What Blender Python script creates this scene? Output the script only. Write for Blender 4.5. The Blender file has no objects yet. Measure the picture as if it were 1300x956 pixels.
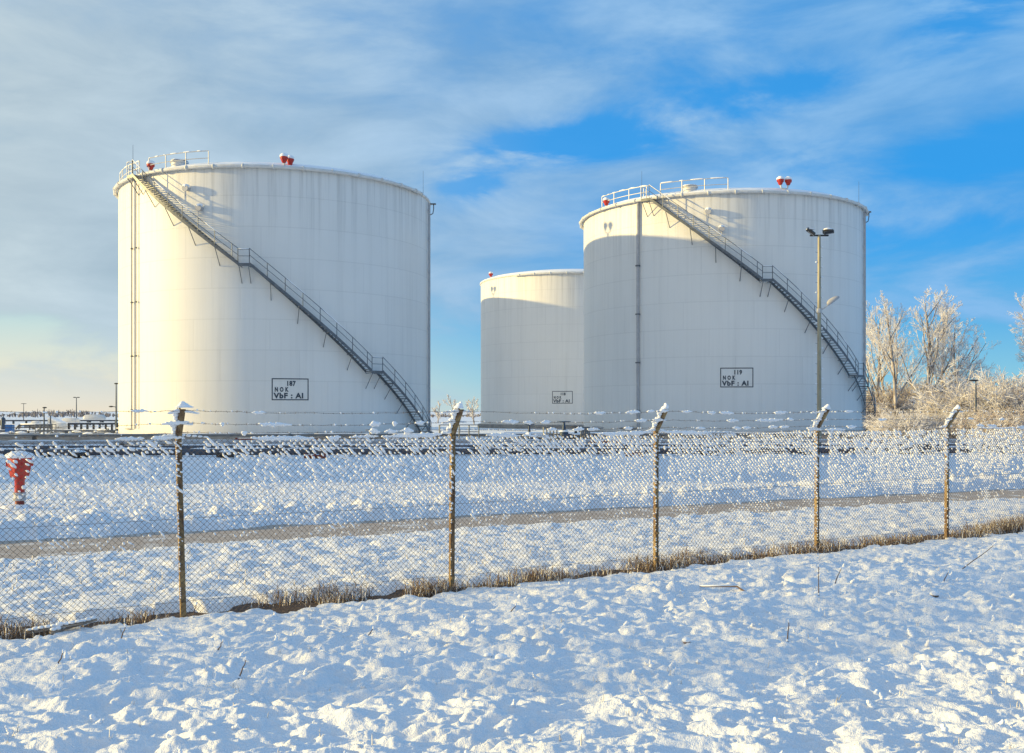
import bpy, math, random
import numpy as np
from mathutils import Vector, Matrix
R_ = math.radians
rnd = random.Random(7)
rng = np.random.default_rng(11)
sc = bpy.context.scene
C = bpy.data.collections.new("tank_farm"); sc.collection.children.link(C)
EYE = 2.4; F = 1280.0; HZ = 522.0
def at(px, Y): return (px-650.0)/F*Y
def zat(py, Y): return EYE+(HZ-py)/F*Y

# ------------------------------------------------------------------ materials
def newmat(name):
    m = bpy.data.materials.new(name); m.use_nodes = True
    nt = m.node_tree; b = nt.nodes["Principled BSDF"]
    return m, nt, b
def L(nt, a, b): nt.links.new(a, b)
def N(nt, t, **k):
    n = nt.nodes.new(t)
    for a, v in k.items(): setattr(n, a, v)
    return n
def math_(nt, op, a, b=None, c=None):
    n = N(nt, "ShaderNodeMath", operation=op)
    for i, v in enumerate((a, b, c)):
        if v is None: continue
        if isinstance(v, (int, float)): n.inputs[i].default_value = v
        else: L(nt, v, n.inputs[i])
    return n.outputs[0]
def ramp(nt, fac, stops):
    n = N(nt, "ShaderNodeValToRGB"); e = n.color_ramp.elements
    while len(e) > 1: e.remove(e[-1])
    e[0].position = stops[0][0]; e[0].color = (*stops[0][1], 1)
    for p, c in stops[1:]:
        x = e.new(p); x.color = (*c, 1)
    L(nt, fac, n.inputs[0]); return n.outputs[0]
def noise(nt, vec, scale, detail=4, rough=.5, dist=0):
    n = N(nt, "ShaderNodeTexNoise"); n.inputs["Scale"].default_value = scale
    n.inputs["Detail"].default_value = detail; n.inputs["Roughness"].default_value = rough
    n.inputs["Distortion"].default_value = dist
    if vec is not None: L(nt, vec, n.inputs["Vector"])
    return n.outputs["Fac"]
def simple(name, c1, c2=None, rough=.6, metal=0, scale=6, bump=0, stretch=None, lo=.35, hi=.65):
    m, nt, b = newmat(name)
    b.inputs["Roughness"].default_value = rough; b.inputs["Metallic"].default_value = metal
    if c2 is None: c2 = tuple(v*.75 for v in c1)
    tc = N(nt, "ShaderNodeTexCoord"); v = tc.outputs["Object"]
    if stretch:
        mp = N(nt, "ShaderNodeMapping"); mp.inputs["Scale"].default_value = stretch
        L(nt, v, mp.inputs["Vector"]); v = mp.outputs[0]
    f = noise(nt, v, scale, 6, .6)
    L(nt, ramp(nt, f, [(lo, c1), (hi, c2)]), b.inputs["Base Color"])
    if bump:
        bn = N(nt, "ShaderNodeBump"); bn.inputs["Strength"].default_value = bump; bn.inputs["Distance"].default_value = .02
        L(nt, noise(nt, v, scale*5, 4), bn.inputs["Height"]); L(nt, bn.outputs[0], b.inputs["Normal"])
    return m
M = {}
M["steel"] = simple("galvanised_steel", (.10,.115,.13), (.16,.17,.18), .5, .3, 3)
M["rail"] = simple("rail_steel", (.46,.45,.44), (.60,.59,.57), .5, .2, 3)
M["pipe_grey"] = simple("grey_pipe_paint", (.50,.49,.48), (.40,.39,.39), .5, 0, 2)
M["dark_pipe"] = simple("dark_pipe", (.045,.055,.075), (.09,.10,.12), .5, .1, 2)
M["red"] = simple("red_paint", (.55,.035,.02), (.38,.02,.015), .42, 0, 5)
M["rust_red"] = simple("oxide_red", (.28,.035,.02), (.17,.03,.02), .6, 0, 3)
M["post"] = simple("weathered_post", (.34,.24,.11), (.13,.07,.035), .75, 0, 9, .3, (1,1,.35), .38, .62)
M["wire"] = simple("rusty_wire", (.12,.085,.06), (.20,.15,.11), .7, .2, 30)
M["pole"] = simple("lamp_pole_zinc", (.42,.38,.26), (.30,.26,.18), .55, .1, 4, 0, (1,1,.3))
M["black"] = simple("black_metal", (.02,.02,.022), (.035,.035,.035), .5)
M["lens"] = simple("lamp_lens", (.35,.36,.38), (.3,.3,.3), .2)
M["concrete"] = simple("concrete", (.34,.32,.29), (.22,.21,.20), .9, 0, 1.5, .3)
M["blue"] = simple("blue_paint", (.02,.14,.42), (.015,.10,.33), .5)
M["dkblue"] = simple("dark_blue_paint", (.03,.07,.13), (.02,.04,.08), .5)
M["ink"] = simple("painted_letters", (.035,.05,.07), (.05,.065,.085), .6)
M["white"] = simple("white_paint", (.72,.71,.68), (.62,.60,.56), .5, 0, 2)
M["bark"] = simple("frosted_bark", (.15,.11,.085), (.55,.50,.45), .85, 0, 1.3, .4, (1,1,.4), .4, .6)
M["twig"] = simple("frosted_twig", (.66,.60,.56), (.94,.92,.91), .85, 0, 1.2)
M["twig2"] = simple("frosted_bramble", (.46,.36,.29), (.90,.86,.82), .85, 0, 1.6, 0, None, .40, .58)
M["farwood"] = simple("far_wood", (.16,.14,.14), (.34,.33,.35), .9, 0, .5)
M["grass"] = simple("dry_grass", (.13,.075,.045), (.33,.24,.16), .8, 0, 7)
M["frostgrass"] = simple("frosted_grass", (.60,.55,.48), (.85,.83,.8), .8, 0, 7)
M["soil"] = simple("bare_soil", (.055,.032,.022), (.13,.085,.06), .95, 0, 6, .8)
M["stick"] = simple("dead_stalk", (.09,.05,.035), (.22,.15,.10), .8, 0, 20)
M["plank"] = simple("old_plank", (.20,.15,.11), (.34,.29,.24), .85, 0, 8, .3, (.3,1,1))

def snow_mat(name, scale=14, strength=.5, dist=.03, far=True):
    m, nt, b = newmat(name)
    b.inputs["Roughness"].default_value = .62
    b.inputs["Specular IOR Level"].default_value = .3
    tc = N(nt, "ShaderNodeTexCoord"); v = tc.outputs["Object"]
    L(nt, ramp(nt, noise(nt, v, .9, 5), [(.3, (.93,.935,.95)), (.7, (.88,.885,.90))]), b.inputs["Base Color"])
    f1 = noise(nt, v, scale, 6, .6); f2 = noise(nt, v, scale*9, 3, .6)
    h = math_(nt, "ADD", f1, math_(nt, "MULTIPLY", f2, .22))
    bn = N(nt, "ShaderNodeBump"); bn.inputs["Strength"].default_value = strength; bn.inputs["Distance"].default_value = dist
    L(nt, h, bn.inputs["Height"]); L(nt, bn.outputs[0], b.inputs["Normal"])
    return m
M["snow"] = snow_mat("snow_field", 10, .8, .06)
M["snowclump"] = snow_mat("snow_clump", 20, .35, .01)

def tank_mat():
    m, nt, b = newmat("white_tank_paint")
    b.inputs["Roughness"].default_value = .5; b.inputs["Specular IOR Level"].default_value = .3
    tc = N(nt, "ShaderNodeTexCoord"); sp = N(nt, "ShaderNodeSeparateXYZ"); L(nt, tc.outputs["Object"], sp.inputs[0])
    x, y, z = sp.outputs
    a = math_(nt, "MULTIPLY", math_(nt, "ARCTAN2", y, x), 13.4)
    zz = math_(nt, "DIVIDE", z, 2.36); row = math_(nt, "FLOOR", zz)
    fz = math_(nt, "FRACT", zz)
    hz = math_(nt, "LESS_THAN", math_(nt, "ABSOLUTE", math_(nt, "SUBTRACT", fz, .5)), .484)   # 1 away from seam
    aa = math_(nt, "ADD", math_(nt, "DIVIDE", a, 6.01), math_(nt, "MULTIPLY", row, .37))
    va = math_(nt, "LESS_THAN", math_(nt, "ABSOLUTE", math_(nt, "SUBTRACT", math_(nt, "FRACT", aa), .5)), .4955)
    seam = math_(nt, "SUBTRACT", 1, math_(nt, "MULTIPLY", hz, va))
    cb = N(nt, "ShaderNodeCombineXYZ"); L(nt, math_(nt, "MULTIPLY", a, 1.7), cb.inputs[0]); L(nt, math_(nt, "MULTIPLY", z, .045), cb.inputs[2])
    st = noise(nt, cb.outputs[0], 1.0, 7, .7)
    cb2 = N(nt, "ShaderNodeCombineXYZ"); L(nt, a, cb2.inputs[0]); L(nt, z, cb2.inputs[2])
    big = noise(nt, cb2.outputs[0], .16, 4, .6)
    # plates differ a touch in tone
    pl = N(nt, "ShaderNodeTexWhiteNoise", noise_dimensions="2D"); cb3 = N(nt, "ShaderNodeCombineXYZ")
    L(nt, math_(nt, "FLOOR", aa), cb3.inputs[0]); L(nt, row, cb3.inputs[1]); L(nt, cb3.outputs[0], pl.inputs["Vector"])
    top = math_(nt, "SMOOTH_MIN", math_(nt, "MAXIMUM", math_(nt, "DIVIDE", math_(nt, "SUBTRACT", z, 15.5), 5.5), 0), 1, .1)
    streak = math_(nt, "MULTIPLY", math_(nt, "MAXIMUM", math_(nt, "SUBTRACT", st, .47), 0), math_(nt, "ADD", .25, math_(nt, "MULTIPLY", top, .95)))
    v = math_(nt, "SUBTRACT", .80, streak)
    v = math_(nt, "SUBTRACT", v, math_(nt, "MULTIPLY", math_(nt, "SUBTRACT", big, .5), .10))
    v = math_(nt, "SUBTRACT", v, math_(nt, "MULTIPLY", pl.outputs["Value"], .022))
    v = math_(nt, "SUBTRACT", v, math_(nt, "MULTIPLY", seam, .06))
    cc = N(nt, "ShaderNodeCombineColor")
    L(nt, math_(nt, "MULTIPLY", v, 1.0), cc.inputs[0]); L(nt, math_(nt, "MULTIPLY", v, .975), cc.inputs[1]); L(nt, math_(nt, "MULTIPLY", v, .915), cc.inputs[2])
    L(nt, cc.outputs[0], b.inputs["Base Color"])
    bn = N(nt, "ShaderNodeBump"); bn.inputs["Strength"].default_value = .25; bn.inputs["Distance"].default_value = .03
    L(nt, math_(nt, "SUBTRACT", math_(nt, "MULTIPLY", big, 1.2), seam), bn.inputs["Height"]); L(nt, bn.outputs[0], b.inputs["Normal"])
    return m
M["tank"] = tank_mat()
def road_mat():
    m, nt, b = newmat("old_asphalt"); b.inputs["Roughness"].default_value = .9
    tc = N(nt, "ShaderNodeTexCoord"); v = tc.outputs["Object"]
    f = noise(nt, v, 1.6, 8, .65); g = noise(nt, v, 60, 3)
    c = ramp(nt, math_(nt, "ADD", f, math_(nt, "MULTIPLY", math_(nt, "SUBTRACT", g, .5), .12)), [(.3, (.54,.45,.37)), (.5, (.42,.345,.285)), (.60, (.60,.54,.48)), (.67, (.80,.80,.81))])
    L(nt, c, b.inputs["Base Color"])
    bn = N(nt, "ShaderNodeBump"); bn.inputs["Strength"].default_value = .5; bn.inputs["Distance"].default_value = .01
    L(nt, g, bn.inputs["Height"]); L(nt, bn.outputs[0], b.inputs["Normal"]); return m
M["road"] = road_mat()

# ------------------------------------------------------------------ mesh helpers
ICO = {}
def ico(sub):
    if sub not in ICO:
        import bmesh
        bm = bmesh.new(); bmesh.ops.create_icosphere(bm, subdivisions=sub, radius=1.0)
        ICO[sub] = (np.array([v.co[:] for v in bm.verts]), np.array([[v.index for v in f.verts] for f in bm.faces])); bm.free()
    return ICO[sub]
def link(name, me, mat, parent=None, smooth=True):
    if mat: me.materials.append(M[mat] if isinstance(mat, str) else mat)
    if smooth: me.shade_smooth()
    o = bpy.data.objects.new(name, me); C.objects.link(o)
    if parent:
        o.parent = parent
        if name in ("wire_snow", "rime", "mesh_snow", "rail_snow", "tread_snow", "snow", "peg_snow", "pipe_snow"): o["kind"] = "stuff"
    return o
def np_mesh(name, V, Fc, mat, parent=None, smooth=True):
    """V (n,3), Fc (m,k) all faces of k corners"""
    V = np.asarray(V, dtype=np.float32); Fc = np.asarray(Fc, dtype=np.int32)
    me = bpy.data.meshes.new(name); k = Fc.shape[1]
    me.vertices.add(len(V)); me.vertices.foreach_set("co", V.ravel())
    me.loops.add(Fc.size); me.loops.foreach_set("vertex_index", Fc.ravel())
    me.polygons.add(len(Fc)); me.polygons.foreach_set("loop_start", np.arange(0, Fc.size, k, dtype=np.int32))
    me.update(calc_edges=True)
    return link(name, me, mat, parent, smooth)
class MB:
    def __init__(s): s.v = []; s.f = []
    def add(s, vs, fs):
        n = len(s.v); s.v += [tuple(v) for v in vs]; s.f += [tuple(i+n for i in f) for f in fs]
    def box(s, c, size, rz=0, M4=None):
        x, y, z = (d/2 for d in size); ca, sa = math.cos(rz), math.sin(rz)
        vs = []
        for a, b, d in ((-1,-1,-1),(1,-1,-1),(1,1,-1),(-1,1,-1),(-1,-1,1),(1,-1,1),(1,1,1),(-1,1,1)):
            p = Vector((a*x, b*y, d*z))
            if M4 is not None: p = M4 @ p
            vs.append((c[0]+p.x*ca-p.y*sa, c[1]+p.x*sa+p.y*ca, c[2]+p.z))
        s.add(vs, ((3,2,1,0),(4,5,6,7),(0,1,5,4),(1,2,6,5),(2,3,7,6),(3,0,4,7)))
    def tube(s, pts, rad, n=6, cap=True, closed=False):
        pts = [Vector(p) for p in pts]
        if not hasattr(rad, "__len__"): rad = [rad]*len(pts)
        base = len(s.v); m = len(pts); prev = None
        for i, p in enumerate(pts):
            if closed: d = pts[(i+1) % m]-pts[i-1]
            else: d = (pts[min(i+1, m-1)]-pts[max(i-1, 0)])
            d.normalize()
            if prev is None:
                u = d.orthogonal().normalized()
            else:
                u = prev-d*prev.dot(d)
                u = u.normalized() if u.length > 1e-6 else d.orthogonal().normalized()
            prev = u; w = d.cross(u)
            for k in range(n):
                a = 2*math.pi*k/n
                s.v.append(tuple(p+(u*math.cos(a)+w*math.sin(a))*rad[i]))
        for i in range(m if closed else m-1):
            j = (i+1) % m
            for k in range(n):
                s.f.append((base+i*n+k, base+i*n+(k+1) % n, base+j*n+(k+1) % n, base+j*n+k))
        if cap and not closed:
            s.f.append(tuple(base+k for k in reversed(range(n)))); s.f.append(tuple(base+(m-1)*n+k for k in range(n)))
    def lathe(s, prof, c=(0,0,0), n=24, M4=None):
        base = len(s.v); m = len(prof)
        for r, z in prof:
            for k in range(n):
                a = 2*math.pi*k/n; p = Vector((r*math.cos(a), r*math.sin(a), z))
                if M4 is not None: p = M4 @ p
                s.v.append((c[0]+p.x, c[1]+p.y, c[2]+p.z))
        for i in range(m-1):
            for k in range(n):
                s.f.append((base+i*n+k, base+i*n+(k+1) % n, base+(i+1)*n+(k+1) % n, base+(i+1)*n+k))
        s.f.append(tuple(base+k for k in reversed(range(n)))); s.f.append(tuple(base+(m-1)*n+k for k in range(n)))
    def blob(s, c, sc3, jit=.15, sub=2, rz=0, flat=None):
        V, Fc = ico(sub)
        V = V*(1+rng.uniform(-jit, jit, (len(V), 1)))
        ca, sa = math.cos(rz), math.sin(rz)
        vs = []
        for v in V:
            x, y, z = v[0]*sc3[0], v[1]*sc3[1], v[2]*sc3[2]
            if flat is not None: z = max(z, flat*sc3[2])
            vs.append((c[0]+x*ca-y*sa, c[1]+x*sa+y*ca, c[2]+z))
        s.add(vs, [tuple(int(i) for i in f) for f in Fc])
    def build(s, name, mat, parent=None, smooth=False):
        me = bpy.data.meshes.new(name); me.from_pydata(s.v, [], s.f); me.update()
        o = link(name, me, mat, parent, smooth)
        return o
def smooth_auto(o, deg=40):
    me = o.data; me.shade_smooth()
    try: me.set_sharp_from_angle(angle=R_(deg))
    except Exception: pass
    return o
def tag(o, label=None, cat=None, group=None, kind=None):
    if label: o["label"] = label
    if cat: o["category"] = cat
    if group: o["group"] = group
    if kind: o["kind"] = kind
    return o
def empty(name, loc, rz=0):
    o = bpy.data.objects.new(name, None); C.objects.link(o); o.location = loc; o.rotation_euler = (0, 0, rz); o.empty_display_size = .5
    return o
def copy_tree(o, parent=None):
    c = o.copy(); C.objects.link(c)
    if parent: c.parent = parent
    for ch in [x for x in C.objects if x.parent == o]: copy_tree(ch, c)
    return c
def blobs(name, mat, cen, scl, basis, parent=None, jit=.18, sub=1):
    V, Fc = ico(sub); n = len(cen); k = len(V)
    P = V[None]*(1+rng.uniform(-jit, jit, (n, k, 1)))*scl[:, None, :]
    P = P @ basis + cen[:, None, :]
    FF = (Fc[None]+(np.arange(n)*k)[:, None, None]).reshape(-1, 3)
    return np_mesh(name, P.reshape(-1, 3), FF, mat, parent)

# ------------------------------------------------------------------ noise in numpy
def hsh(ix, iy, seed):
    h = (ix.astype(np.int64)*374761393+iy.astype(np.int64)*668265263+seed*144665) & 0xffffffff
    h = ((h ^ (h >> 13))*1274126177) & 0xffffffff
    return ((h ^ (h >> 16)) & 0xffff)/65535.0
def vnoise(x, y, seed):
    ix = np.floor(x); iy = np.floor(y); fx = x-ix; fy = y-iy
    fx = fx*fx*fx*(fx*(fx*6-15)+10); fy = fy*fy*fy*(fy*(fy*6-15)+10)
    a = hsh(ix, iy, seed); b = hsh(ix+1, iy, seed); c = hsh(ix, iy+1, seed); d = hsh(ix+1, iy+1, seed)
    return (a*(1-fx)+b*fx)*(1-fy)+(c*(1-fx)+d*fx)*fy
def fbm(x, y, seed, o=4, g=.5):
    s = 0; a = 1; t = 0
    for i in range(o):
        s = s+a*vnoise(x*2**i+i*17.3, y*2**i-i*9.1, seed+i); t += a; a *= g
    return s/t
def domes(x, y, seed):
    """rounded pillows of snow, one per cell, of random size"""
    ix = np.floor(x); iy = np.floor(y); out = np.zeros_like(x)
    for dx in (-1, 0, 1):
        for dy in (-1, 0, 1):
            cx = ix+dx; cy = iy+dy
            px = cx+hsh(cx, cy, seed); py = cy+hsh(cx, cy, seed+5); r = .28+.62*hsh(cx, cy, seed+9)
            hh = hsh(cx, cy, seed+13)
            d2 = ((x-px)**2+(y-py)**2)/(r*r)
            out = np.maximum(out, np.clip(1-d2, 0, 1)**1.5*r*(.3+.7*hh))
    return out
def sstep(a, b, x):
    t = np.clip((x-a)/(b-a), 0, 1); return t*t*(3-2*t)

# ------------------------------------------------------------------ layout constants
P0 = np.array((-3.83, 11.77)); SPAN = 3.549
D = np.array((3.03, 1.848))/SPAN; NRM = np.array((D[1], -D[0]))           # towards the camera
def kpx(px): return (px-235.0)/(431.4-.157*px)                            # span number seen at a picture column
def fpt(t, s=0.0): return P0[0]+D[0]*t+NRM[0]*s, P0[1]+D[1]*t+NRM[1]*s
ROAD = [(-60,-9.5), (-30,6.0), (-15.5,14.0), (-8.9,17.6), (-5.2,19.7), (-1.2,21.9), (3.46,24.2), (8.06,26.5), (15.1,29.8), (30,37), (60,52)]
def road_d(x, y):
    """signed distance: positive beyond the road (away from camera)"""
    best = np.full(x.shape, 1e9); sg = np.ones(x.shape)
    for (ax, ay), (bx, by) in zip(ROAD[:-1], ROAD[1:]):
        dx, dy = bx-ax, by-ay; l2 = dx*dx+dy*dy
        t = np.clip(((x-ax)*dx+(y-ay)*dy)/l2, 0, 1)
        ex, ey = x-ax-t*dx, y-ay-t*dy; d = np.hypot(ex, ey); c = dx*ey-dy*ex
        m = d < best; best = np.where(m, d, best); sg = np.where(m, np.sign(c), sg)
    return best*sg
def ground_h(x, y):
    s = (x-P0[0])*NRM[0]+(y-P0[1])*NRM[1]; t = (x-P0[0])*D[0]+(y-P0[1])*D[1]
    rd = road_d(x, y)
    # foreground: wind-drifted snow over tufts
    wx = x+.35*(fbm(x*1.3, y*1.3, 3, 2)-.5); wy = y+.35*(fbm(x*1.3+9, y*1.3, 4, 2)-.5)
    cov = .45+.55*sstep(.34, .60, fbm(x*.7+5, y*.7, 27, 3))
    fore = .10*(fbm(x*.5, y*.5, 21, 3)-.5)+.125*(fbm(wx*2.2, wy*3.3, 29, 3, .45)-.5)+.085*(fbm(wx*6.0, wy*9.0, 61, 3, .45)-.5)*(.5+.8*cov)
    fore += (.02+.035*cov)*domes(wx*4.2, wy*6.2, 41)+.022*cov*domes(wx*9.5, wy*13, 51)+.024*(fbm(wx*17, wy*24, 66, 3)-.5)+.006*(fbm(wx*40, wy*46, 67, 2)-.5)
    spk = domes(x*3.1+7, y*3.1, 71); fore += .11*np.clip(spk-.50, 0, 1)
    # inside the fence
    ins = .06*(fbm(x*.4, y*.4, 22, 3)-.5)+.07*domes(wx*1.5, wy*1.8, 33)+.06*domes(wx*4.2, wy*4.6, 43)+.05*(fbm(wx*5, wy*6, 63, 3)-.5)
    edge = .06+.36*(fbm(t*2.6, t*0, 81, 5, .6)-.5)*2
    a = sstep(edge-.04, edge+.14, s)
    b = sstep(.0, .35, -s-.30-.85*(fbm(t*1.9, t*0+4, 83, 4, .6)-.5))
    fore = fore*(.45+.55*sstep(.1, 1.3, s))
    h = np.where(s > -.05, (-.10)*(1-a)+(.0+fore)*a, (-.10)*(1-b)+(.02+ins)*b)
    # road trough and the ploughed bank beyond it
    er = 1.35+.8*(fbm(x*1.0, y*1.0, 91, 5, .6)-.5)
    on = sstep(er+.18, er-.05, np.abs(rd))
    lum = domes(x*2.1+3, y*2.1, 95)*.34+domes(x*4.7, y*4.7, 97)*.15
    bank = np.exp(-((rd-2.05)/.75)**2)*(.12+lum)*(rd > 0)+np.exp(-((rd-3.9)/1.1)**2)*lum*.5*(rd > 0)
    h = np.where(s < 0, (h+bank)*(1-on)-.06*on, h)
    fade = 1-sstep(45, 80, y)
    return h*fade

# ------------------------------------------------------------------ ground
def build_ground():
    nu, nr = 1150, 1250
    u = np.linspace(-1.0, 1.0, nu)
    v = np.linspace(1/3.2, 1/80.0, nr)**1.0
    yy = 1/v
    # more rows where the relief is fine
    Y, U = np.meshgrid(yy, u, indexing="ij"); X = U*Y*.86
    H = ground_h(X.ravel(), Y.ravel()).reshape(X.shape)
    V = np.stack([X, Y, H], -1).reshape(-1, 3)
    # outer ring of far rows, to the horizon
    far = [90, 110, 140, 190, 260, 400, 700, 1200, 2500, 6000]
    rows = []
    for f in far:
        x = u*f*.86; rows.append(np.stack([x, np.full_like(x, f), np.zeros_like(x)], -1))
    V = np.concatenate([V]+rows); n = nr+len(far)
    i, j = np.meshgrid(np.arange(n-1), np.arange(nu-1), indexing="ij")
    a = (i*nu+j).ravel(); Fc = np.stack([a, a+1, a+nu+1, a+nu], -1)
    # beside and behind the camera, coarse, joined at a lower level
    o = np_mesh("snow_ground", V, Fc, "snow"); tag(o, kind="structure")
    q = MB(); q.add([(-6000,-3000,-.16), (6000,-3000,-.16), (6000,6000,-.16), (-6000,6000,-.16)], [(0,1,2,3)])
    tag(q.build("ground", "snow"), kind="structure")
build_ground()
def strip(name, mat, pts, w0, w1, z):
    V = []; Fc = []
    for i, (x, y) in enumerate(pts):
        a = pts[max(i-1, 0)]; b = pts[min(i+1, len(pts)-1)]
        d = Vector((b[0]-a[0], b[1]-a[1])).normalized(); n = Vector((-d.y, d.x))
        V += [(x+n.x*w0, y+n.y*w0, z), (x+n.x*w1, y+n.y*w1, z)]
        if i: k = 2*i; Fc.append((k-2, k, k+1, k-1))
    o = np_mesh(name, V, Fc, mat); return tag(o, kind="structure")
strip("road", "road", ROAD[2:-1], -1.75, 1.75, -.03)
strip("soil_path", "soil", [fpt(t) for t in np.arange(-12, 40, 2.0)], 1.15, -.5, -.045)

# ------------------------------------------------------------------ storage tanks
RT, HT = 13.4, 21.2
def text_mesh(s, size, off=.004):
    cu = bpy.data.curves.new("letters", "FONT"); cu.body = s; cu.size = size; cu.offset = off; cu.resolution_u = 3
    cu.space_character = 1.12
    o = bpy.data.objects.new("letters", cu); sc.collection.objects.link(o)
    bpy.context.view_layer.update()
    dg = bpy.context.evaluated_depsgraph_get(); me = bpy.data.meshes.new_from_object(o.evaluated_get(dg))
    V = [v.co[:] for v in me.vertices]; Fc = [tuple(p.vertices) for p in me.polygons]
    bpy.data.objects.remove(o); bpy.data.meshes.remove(me); bpy.data.curves.remove(cu)
    return V, Fc
def cyl(th, r, z): return (r*math.cos(th), r*math.sin(th), z)
def shell_panel(mb, th0, th1, z0, z1, r, th=.02, n=8):
    b = len(mb.v)
    for i in range(n+1):
        a = th0+(th1-th0)*i/n
        mb.v += [cyl(a, r, z0), cyl(a, r, z1), cyl(a, r+th, z1), cyl(a, r+th, z0)]
    for i in range(n):
        for k in range(4):
            mb.f.append((b+4*i+k, b+4*i+(k+1) % 4, b+4*i+4+(k+1) % 4, b+4*i+4+k))
    mb.f.append((b+3, b+2, b+1, b)); e = b+4*n; mb.f.append((e, e+1, e+2, e+3))
def monitor(parent, th, r, z, twin=True, turn=0.0, riser=.25, cap=True, spread=.36):
    """red foam monitor on the rim: pipe riser, yoke, one or two bell heads, snow caps"""
    o = MB(); c = cyl(th, r, z)
    o.tube([c, (c[0], c[1], z+riser+.15)], .09, 8)
    a = turn; hx, hy = math.cos(a)*spread, math.sin(a)*spread
    heads = [(-1), 1] if twin else [0]
    for s in heads:
        if s:
            o.tube([(c[0], c[1], z+riser+.10), (c[0]+s*hx*.75, c[1]+s*hy*.75, z+riser+.13), (c[0]+s*hx, c[1]+s*hy, z+riser+.45)], .075, 8)
    ob = o.build("foam_monitor", "white", parent); smooth_auto(ob)
    for s in heads:
        hc = (c[0]+s*hx, c[1]+s*hy, z+riser+(.40 if s else .10))
        m = MB(); m.lathe([(.10, 0), (.17, .08), (.22, .22), (.30, .36), (.31, .46), (.26, .52)], hc, 16)
        m.tube([(hc[0]-.30*math.cos(a), hc[1]-.30*math.sin(a), hc[2]+.32), (hc[0]+.30*math.cos(a), hc[1]+.30*math.sin(a), hc[2]+.32)], .06, 6)
        h = m.build("monitor_head", "red", ob); smooth_auto(h)
        if cap:
            w = MB(); w.blob((hc[0], hc[1], hc[2]+.52), (.33, .33, .26), .08, 2, 0, -.25); w.build("snow_cap", "snowclump", ob, True)
def rail_run(mb, pts, top=1.05, mid=.55, posts=True, r=.028, base=0.0, every=1.25):
    up = lambda p, h: (p[0], p[1], p[2]+h)
    mb.tube([up(p, top) for p in pts], r, 5); mb.tube([up(p, mid) for p in pts], r*.85, 5)
    if posts:
        acc = 1e9; last = None
        for i, p in enumerate(pts):
            if last is not None: acc += math.hypot(math.hypot(p[0]-last[0], p[1]-last[1]), (p[2]-last[2])*.0)
            last = p
            if acc >= every or i == len(pts)-1:
                mb.tube([up(p, base), up(p, top)], r*1.1, 5); acc = 0
def rail_snow(pts, top=1.05, frac=.7, r=.04):
    mb = MB(); i = 0
    while i < len(pts)-2:
        if rnd.random() < frac:
            n = rnd.randint(2, 6); seg = [(p[0], p[1], p[2]+top+.035) for p in pts[i:i+n]]
            if len(seg) > 1: mb.tube(seg, [r*.5]+[r*rnd.uniform(.8, 1.3) for _ in seg[2:]]+[r*.5], 6)
            i += n
        i += 1
    return mb
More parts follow.
